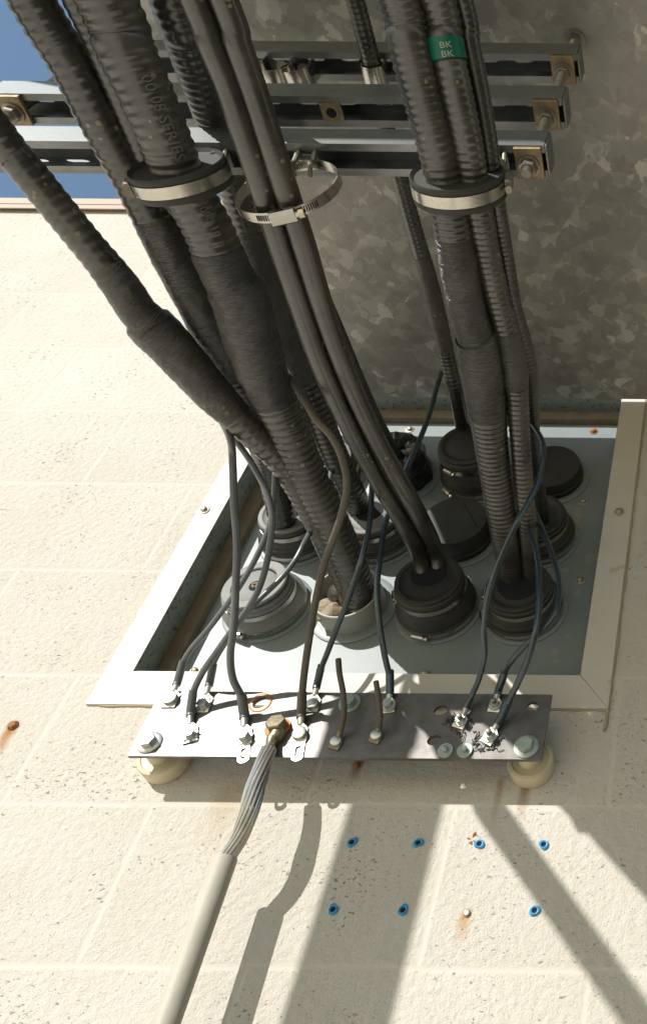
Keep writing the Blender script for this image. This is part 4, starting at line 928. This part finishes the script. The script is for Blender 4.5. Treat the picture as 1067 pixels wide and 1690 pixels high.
# ------------------------------------------------------------------ ground wires with lugs
def ground_wire(label, pts, bolt, mat_='wire_grey', r=.0044, t0=.35, t1=None, ts=None, lugm='tin_bolt', tabs=False, boltkind='hex', shrink=True, clear=False, br=.0088, pw=1.0, washer=None):
    """pts photo points from the source down to the lug barrel; ts optional list of distances from the wall"""
    t1 = BT1 + .006 if t1 is None else t1
    n_ = len(pts); cum = [0]
    for a, b in zip(pts, pts[1:]): cum.append(cum[-1] + math.hypot(a[0] - b[0], a[1] - b[1]))
    P = [W(x, y, (ts[i] if ts else t0 + (t1 - t0) * (cum[i] / cum[-1]) ** pw)) for i, (x, y) in enumerate(pts)]
    bp = onbar(*bolt); o = thing('ground_wire', label, 'ground wire', tuple(bp), 'ground wires bolted to the bar')
    S_, _ = spline(P, .004); r *= .94; m = MB(); m.tube(S_, [r] * len(S_), 12); m.build('wire', M[mat_], o)
    end = P[-1]; dv = (bp + Y_ * .003 - end); L_ = dv.length; dn = dv.normalized()
    back = (P[-2] - P[-1]).normalized()
    if shrink:
        s0, _ = spline([end + back * .030, end + back * .012, end, end + dn * min(.006, L_ * .3)], .002); m = MB(); m.tube(s0, [r * 1.28 + .0003 * (i > 2) for i in range(len(s0))], 14); m.build('heat_shrink', M['shrink' if mat_ == 'wire_grey' else mat_], o)
    m = MB(); bl = end + dn * L_ * .55; m.cyl(end - dn * .002, bl, r * 1.12, 14, r2=r * .95)
    # flattened palm
    side = dn.cross(Y_).normalized(); pw_ = br * .98; a0 = bl - dn * .002; pts2 = []
    tt = -BT1 - .0002
    pal = []
    down = Vector((dn.x, 0, dn.z)).normalized(); sd_ = Vector((-down.z, 0, down.x))
    q0 = Vector((bl.x, 0, bl.z)); q1 = Vector((bp.x, 0, bp.z)) + down * (br * 1.25)
    outl = [q0 + sd_ * r * 1.0, q0 + down * .004 + sd_ * pw_, q1 + sd_ * pw_, q1 - sd_ * pw_, q0 + down * .004 - sd_ * pw_, q0 - sd_ * r * 1.0]
    vs = [Vector((v.x, tt, v.z)) for v in outl] + [Vector((v.x, tt - .0022, v.z)) for v in outl]
    vs[6].y = vs[11].y = bl.y - r * .7
    nn_ = 6; m.add(vs, [tuple(range(5, -1, -1)), tuple(range(6, 12))] + [(i, (i + 1) % 6, 6 + (i + 1) % 6, 6 + i) for i in range(6)])
    m.build('lug', M[lugm], o)
    b0 = bp + Y_ * .0024
    if boltkind == 'dome': hexbolt(b0, br, .0065, None, o, dome=True)
    elif boltkind == 'nut':
        hexbolt(b0, br * .8, .0070, br * 1.05, o, ph=.2, m_='tin_bolt'); m = MB(); m.lathe(b0 + Y_ * .009, Y_, [(br * .42, 0), (br * .42, .006), (br * .3, .0068)], 14); m.build('stud', M['dull_steel'], o)
    elif boltkind == 'star':
        hexbolt(b0, br * .78, .0080, None, o, ph=.4); m = MB(); vs = []
        for k in range(16): rr = br * (1.25 if k % 2 else .8); vs.append((rr, k * pi / 8))
        pv = [b0 + Vector((cos(a) * rr, -.001 - .0012 * (k % 2), sin(a) * rr)) for k, (rr, a) in enumerate(vs)]; m.add(pv + [v - Y_ * .0008 for v in pv], [tuple(range(16)), tuple(range(31, 15, -1))] + [(i, (i + 1) % 16, 16 + (i + 1) % 16, 16 + i) for i in range(16)])
        m.build('star_washer', M['tin_bolt'], o)
    else: hexbolt(b0, br * .85, .0085, br * 1.15, o, ph=.35)
    if tabs:   # slotted free end of the lug hanging over the bar edge
        q = Vector((bp.x, 0, bp.z)); vs = []; N_ = 20; a_, b_ = .0075, .0135; cc = q + down * .024
        outer_ = []; inner_ = []
        for k in range(N_):
            an = 2 * pi * k / N_; outer_.append(cc + sd_ * a_ * cos(an) + down * ((.0095 if sin(an) > 0 else -.014) + .0062 * sin(an))); inner_.append(cc + sd_ * a_ * .55 * cos(an) + down * ((.006 if sin(an) > 0 else -.003) + .004 * sin(an)))
        vs = [Vector((v.x, tt, v.z)) for v in outer_ + inner_] + [Vector((v.x, tt - .002, v.z)) for v in outer_ + inner_]
        fs = []
        for k in range(N_):
            l = (k + 1) % N_; A, B = 2 * N_, 3 * N_; fs += [(k, l, N_ + l, N_ + k), (A + l, A + k, B + k, B + l), (k, A + k, A + l, l), (N_ + k, N_ + l, B + l, B + k)]
        m = MB(); m.add(vs, fs); m.build('lug_tongue', M[lugm], o)
    return o

ground_wire('leftmost dark wire on the bar, on a shiny domed bolt near its top edge',
    [(462, 700), (455, 760), (452, 820), (443, 872), (425, 915), (403, 955), (380, 990), (345, 1037), (318, 1068), (301, 1096), (293, 1125)], (283, 1156), t0=.30, boltkind='dome', r=.0042, br=.0098)
ground_wire('wire curving from the leftmost cable to the lower of two star washer bolts',
    [(352, 678), (383, 719), (411, 758), (432, 795), (443, 822), (449, 858), (444, 908), (432, 958), (415, 995), (390, 1030), (358, 1075), (334, 1110), (318, 1145), (314, 1176)], (315, 1214), mat_='wire_grey', t0=.345, boltkind='star', r=.0045, br=.0095)
ground_wire('wire from behind the thickest cable to the upper star washer bolt',
    [(550, 735), (545, 785), (525, 850), (503, 894), (486, 926), (460, 958), (425, 992), (397, 1024), (372, 1060), (352, 1095), (346, 1126)], (337, 1165), mat_='wire_grey', ts=[.12, .12, .13, .15, .15, .15, .145, .135, .12, .095, .068], boltkind='star', r=.0042, br=.0095)
ground_wire('long straight grey wire hanging from the leftmost cable to a slotted lug',
    [(360, 683), (380, 725), (384, 770), (386, 830), (391, 900), (389, 960), (386, 1030), (380, 1080), (384, 1120), (399, 1152), (403, 1180)], (404, 1218), t0=.35, pw=1.25, tabs=True, r=.0052, br=.0098)
ground_wire('brown grey wire bowing out in front of the thickest cable to a slotted lug',
    [(462, 600), (490, 640), (520, 690), (548, 722), (566, 762), (572, 805), (560, 860), (535, 930), (519, 1000), (509, 1060), (502, 1110), (498, 1150), (497, 1178)], (496, 1214), mat_='wire_brown', ts=[.40, .405, .40, .385, .36, .335, .30, .25, .205, .165, .12, .085, .067], tabs=True, r=.0050, boltkind='dome', br=.0092)
ground_wire('dark wire with a white sunlit stretch passing in front of the open pipe stub',
    [(608, 740), (613, 790), (611, 850), (605, 890), (592, 938), (574, 990), (556, 1035), (541, 1075), (528, 1108), (523, 1130)], (517, 1165), mat_='wire_blue', ts=[.20, .21, .21, .205, .195, .17, .14, .115, .085, .068], boltkind='dome', r=.0042, br=.0088)
ground_wire('blue black wire from the thin dark cable down to the middle of the bar',
    [(728, 615), (720, 640), (706, 690), (688, 735), (664, 790), (648, 830), (634, 870), (627, 920), (622, 970), (626, 1030), (634, 1080), (643, 1120), (643, 1140)], (642, 1167), mat_='wire_blue', ts=[.15, .155, .155, .15, .145, .14, .135, .13, .12, .105, .09, .07, .066], r=.0046, br=.0085)
ground_wire('blue black wire arching right of the bundle, then crossing in front of it',
    [(872, 690), (882, 706), (893, 725), (896, 745), (888, 793), (872, 828), (852, 864), (832, 905), (816, 945), (803, 990), (798, 1040), (799, 1080), (790, 1120), (777, 1150), (768, 1172)], (761, 1192), mat_='wire_blue', ts=[.26, .27, .275, .275, .265, .26, .255, .24, .225, .20, .165, .135, .10, .075, .067], boltkind='nut', r=.0044, shrink=False, br=.0085)
ground_wire('wire looping furthest right of the bundle, down to the upper of two nuts',
    [(864, 760), (872, 818), (892, 868), (913, 923), (922, 965), (917, 1007), (900, 1036), (871, 1061), (846, 1088), (831, 1113), (822, 1140)], (817, 1166), mat_='wire_blue', ts=[.10, .12, .14, .15, .155, .155, .15, .14, .12, .09, .068], boltkind='nut', r=.0045, br=.0082)
ground_wire('wire from behind the ribbed bundle down to the nut in the sunlit patch',
    [(842, 770), (855, 839), (875, 877), (886, 920), (889, 960), (888, 1010), (880, 1057), (866, 1100), (850, 1135), (835, 1165), (824, 1190)], (809, 1217), mat_='wire_blue', ts=[.10, .13, .155, .165, .17, .165, .155, .13, .105, .08, .068], boltkind='nut', r=.0048, br=.0092)
# cut stubs
ground_wire('longer of two cut wire stubs standing up from the bar',
    [(558, 1088), (560, 1112), (566, 1145), (567, 1180), (561, 1208)], (556, 1227), mat_='wire_brown', ts=[.115, .11, .10, .085, .068], r=.0042, br=.0078, lugm='brass', boltkind='dome', shrink=False)
ground_wire('shorter of two cut wire stubs standing up from the bar',
    [(620, 1125), (624, 1150), (627, 1180), (625, 1202)], (622, 1217), mat_='wire_brown', ts=[.105, .10, .085, .068], r=.0040, br=.0078, lugm='brass', boltkind='dome', shrink=False)
# dark scribbly paste and shavings round the two nuts
for (cx_, cy_, nk) in ((757, 1196, 26), (805, 1222, 34)):
    m = MB(); rng = random.Random(cx_)
    for k in range(nk):
        a = rng.uniform(2.2, 7.0); rr = rng.uniform(.012, .021); p = onbar(cx_, cy_) + Vector((cos(a) * rr, -.0006, sin(a) * rr * .9)); pts = [p]
        for _ in range(4): pts.append(pts[-1] + Vector((rng.uniform(-.004, .004), rng.uniform(-.0008, .0004), rng.uniform(-.004, .004))))
        s_, _ = spline(pts, .001); m.tube(s_, [.00055] * len(s_), 5)
    m.build('metal_shavings', M['paste'], bar)

# ------------------------------------------------------------------ plugs and screws in the wall
tops = ['upper row, first from the left', 'upper row, second from the left', 'upper row, third, under a dark chip', 'upper row, rightmost']
lows = ['lower row, leftmost', 'lower row, second from the left', None, 'lower row, rightmost']
for i, (x, y) in enumerate(((581, 1391), (690, 1392), (791, 1394), (897, 1395), (550, 1502), (665, 1503), None, (882, 1504))) if False else enumerate([(581, 1391), (690, 1392), (791, 1394), (897, 1395), (550, 1502), (665, 1503), (770, 1508), (882, 1504)]):
    p = W(x, y, 0)
    if i == 6: continue
    lab = 'small blue wall plug in the block wall, ' + (tops + lows)[i]
    o = thing('wall_plug', lab, 'wall plug', tuple(p), 'blue plugs in the wall below the bar'); rng = random.Random(i); m = MB(); n_ = 20; vs = []; fs = []
    for rr, hh in ((.0064, 0), (.0064, .0016), (.0050, .0030), (.0036, .0026), (.0030, .0)):
        for k in range(n_): a = 2 * pi * k / n_; q = rr * (1 + (.14 * sin(a * 2 + i) + .08 * sin(a * 3 + 2 * i) if rr > .005 else 0)); vs.append(p + Vector((cos(a) * q, -hh, sin(a) * q)))
    for j_ in range(4):
        for k in range(n_): l = (k + 1) % n_; fs.append((j_ * n_ + k, j_ * n_ + l, (j_ + 1) * n_ + l, (j_ + 1) * n_ + k))
    m.add(vs, fs, True); m.build('plug_rim', M['blue_plastic'], o)
    m = MB(); m.lathe(p, Y_, [(.0031, .0002), (.0031, .0005)], 14); m.build('plug_hole', M['dark_hole'], o)
p = W(770, 1508, 0); m = MB(); m.lathe(p, Y_, [(.0045, 0), (.0045, .002), (.003, .0035), (.001, .0036)], 16); tag(m.build('wall_screw', M['screw']), 'small rusty screw in the wall between the blue plugs of the lower row', 'screw')
p = W(22, 1198, 0); m = MB(); m.lathe(p, Y_, [(.0075, 0), (.0075, .0025), (.005, .005), (.001, .0052)], 6, smooth=False); tag(m.build('wall_screw', M['rust']), 'rusty screw head with an orange stain below it, at the left edge of the wall', 'screw')
m = MB(); p = W(588, 1263, 0); m.lathe(p, (.3, -1, -.6), [(.004, 0), (.004, .012), (.003, .013)], 10); tag(m.build('wall_screw', M['rust']), 'rusty screw stub in the shade under the middle of the grounding bar', 'screw')
m = MB(); rng = random.Random(5)
for k in range(9):
    p = W(782 + rng.uniform(-9, 7), 1386 + rng.uniform(-10, 9), 0); a = rng.uniform(0, 3); m.lathe(p, (cos(a), -.4, sin(a)), [(.0006, -.003), (.0014, 0), (.0005, .003)], 5, smooth=False)
tag(m.build('torn_paint_chip', M['rust']), 'small dark torn chip on the wall above the third blue plug', 'paint chip')

# ------------------------------------------------------------------ post left of the viewpoint (its shadow crosses the bar)
cab = thing('added_dark_cabinet', 'dark painted equipment cabinet standing to the right of the cable entry', 'cabinet', (1.35, -1.2, 0))  # unseen cabinet, added to darken the right sides of the cables
m = MB(); m.box((.80, -2.3, .08), (1.9, -.12, 2.55), .01); m.build('housing', M['cabinet'], cab)
m = MB(); m.box((.78, -1.17, .16), (.7985, -.17, 2.45), .004); m.box((.78, -2.25, .16), (.7985, -1.20, 2.45), .004); m.build('door', M['cabinet'], cab)
m = MB(); m.box((.76, -1.14, 1.1), (.779, -1.12, 1.3), .004); m.build('handle', M['dull_steel'], cab)
m = MB(); m.box((.78, -2.32, 0), (1.92, -.10, .079)); m.build('plinth', M['conduit'], cab)
post = thing('support_post', 'round galvanised support post standing left of the cable run', 'post', (-1.12, -.95, 0))
m = MB(); m.cyl((-1.12, -.95, .112), (-1.12, -.95, H + 1.215), .052, 40); m.build('pipe', M['post'], post)
m = MB(); m.box((-1.22, -1.05, 0.1), (-1.02, -.85, .112), .003); m.build('base_plate', M['post'], post)
m = MB(); m.lathe((-1.12, -.95, H + 1.215), (0, 0, 1), [(.055, -.02), (.055, .0), (.04, .012), (.01, .018)], 40); m.build('cap', M['post'], post)
print('objects', len(bpy.data.objects), 'verts', sum(len(m_.vertices) for m_ in bpy.data.meshes))
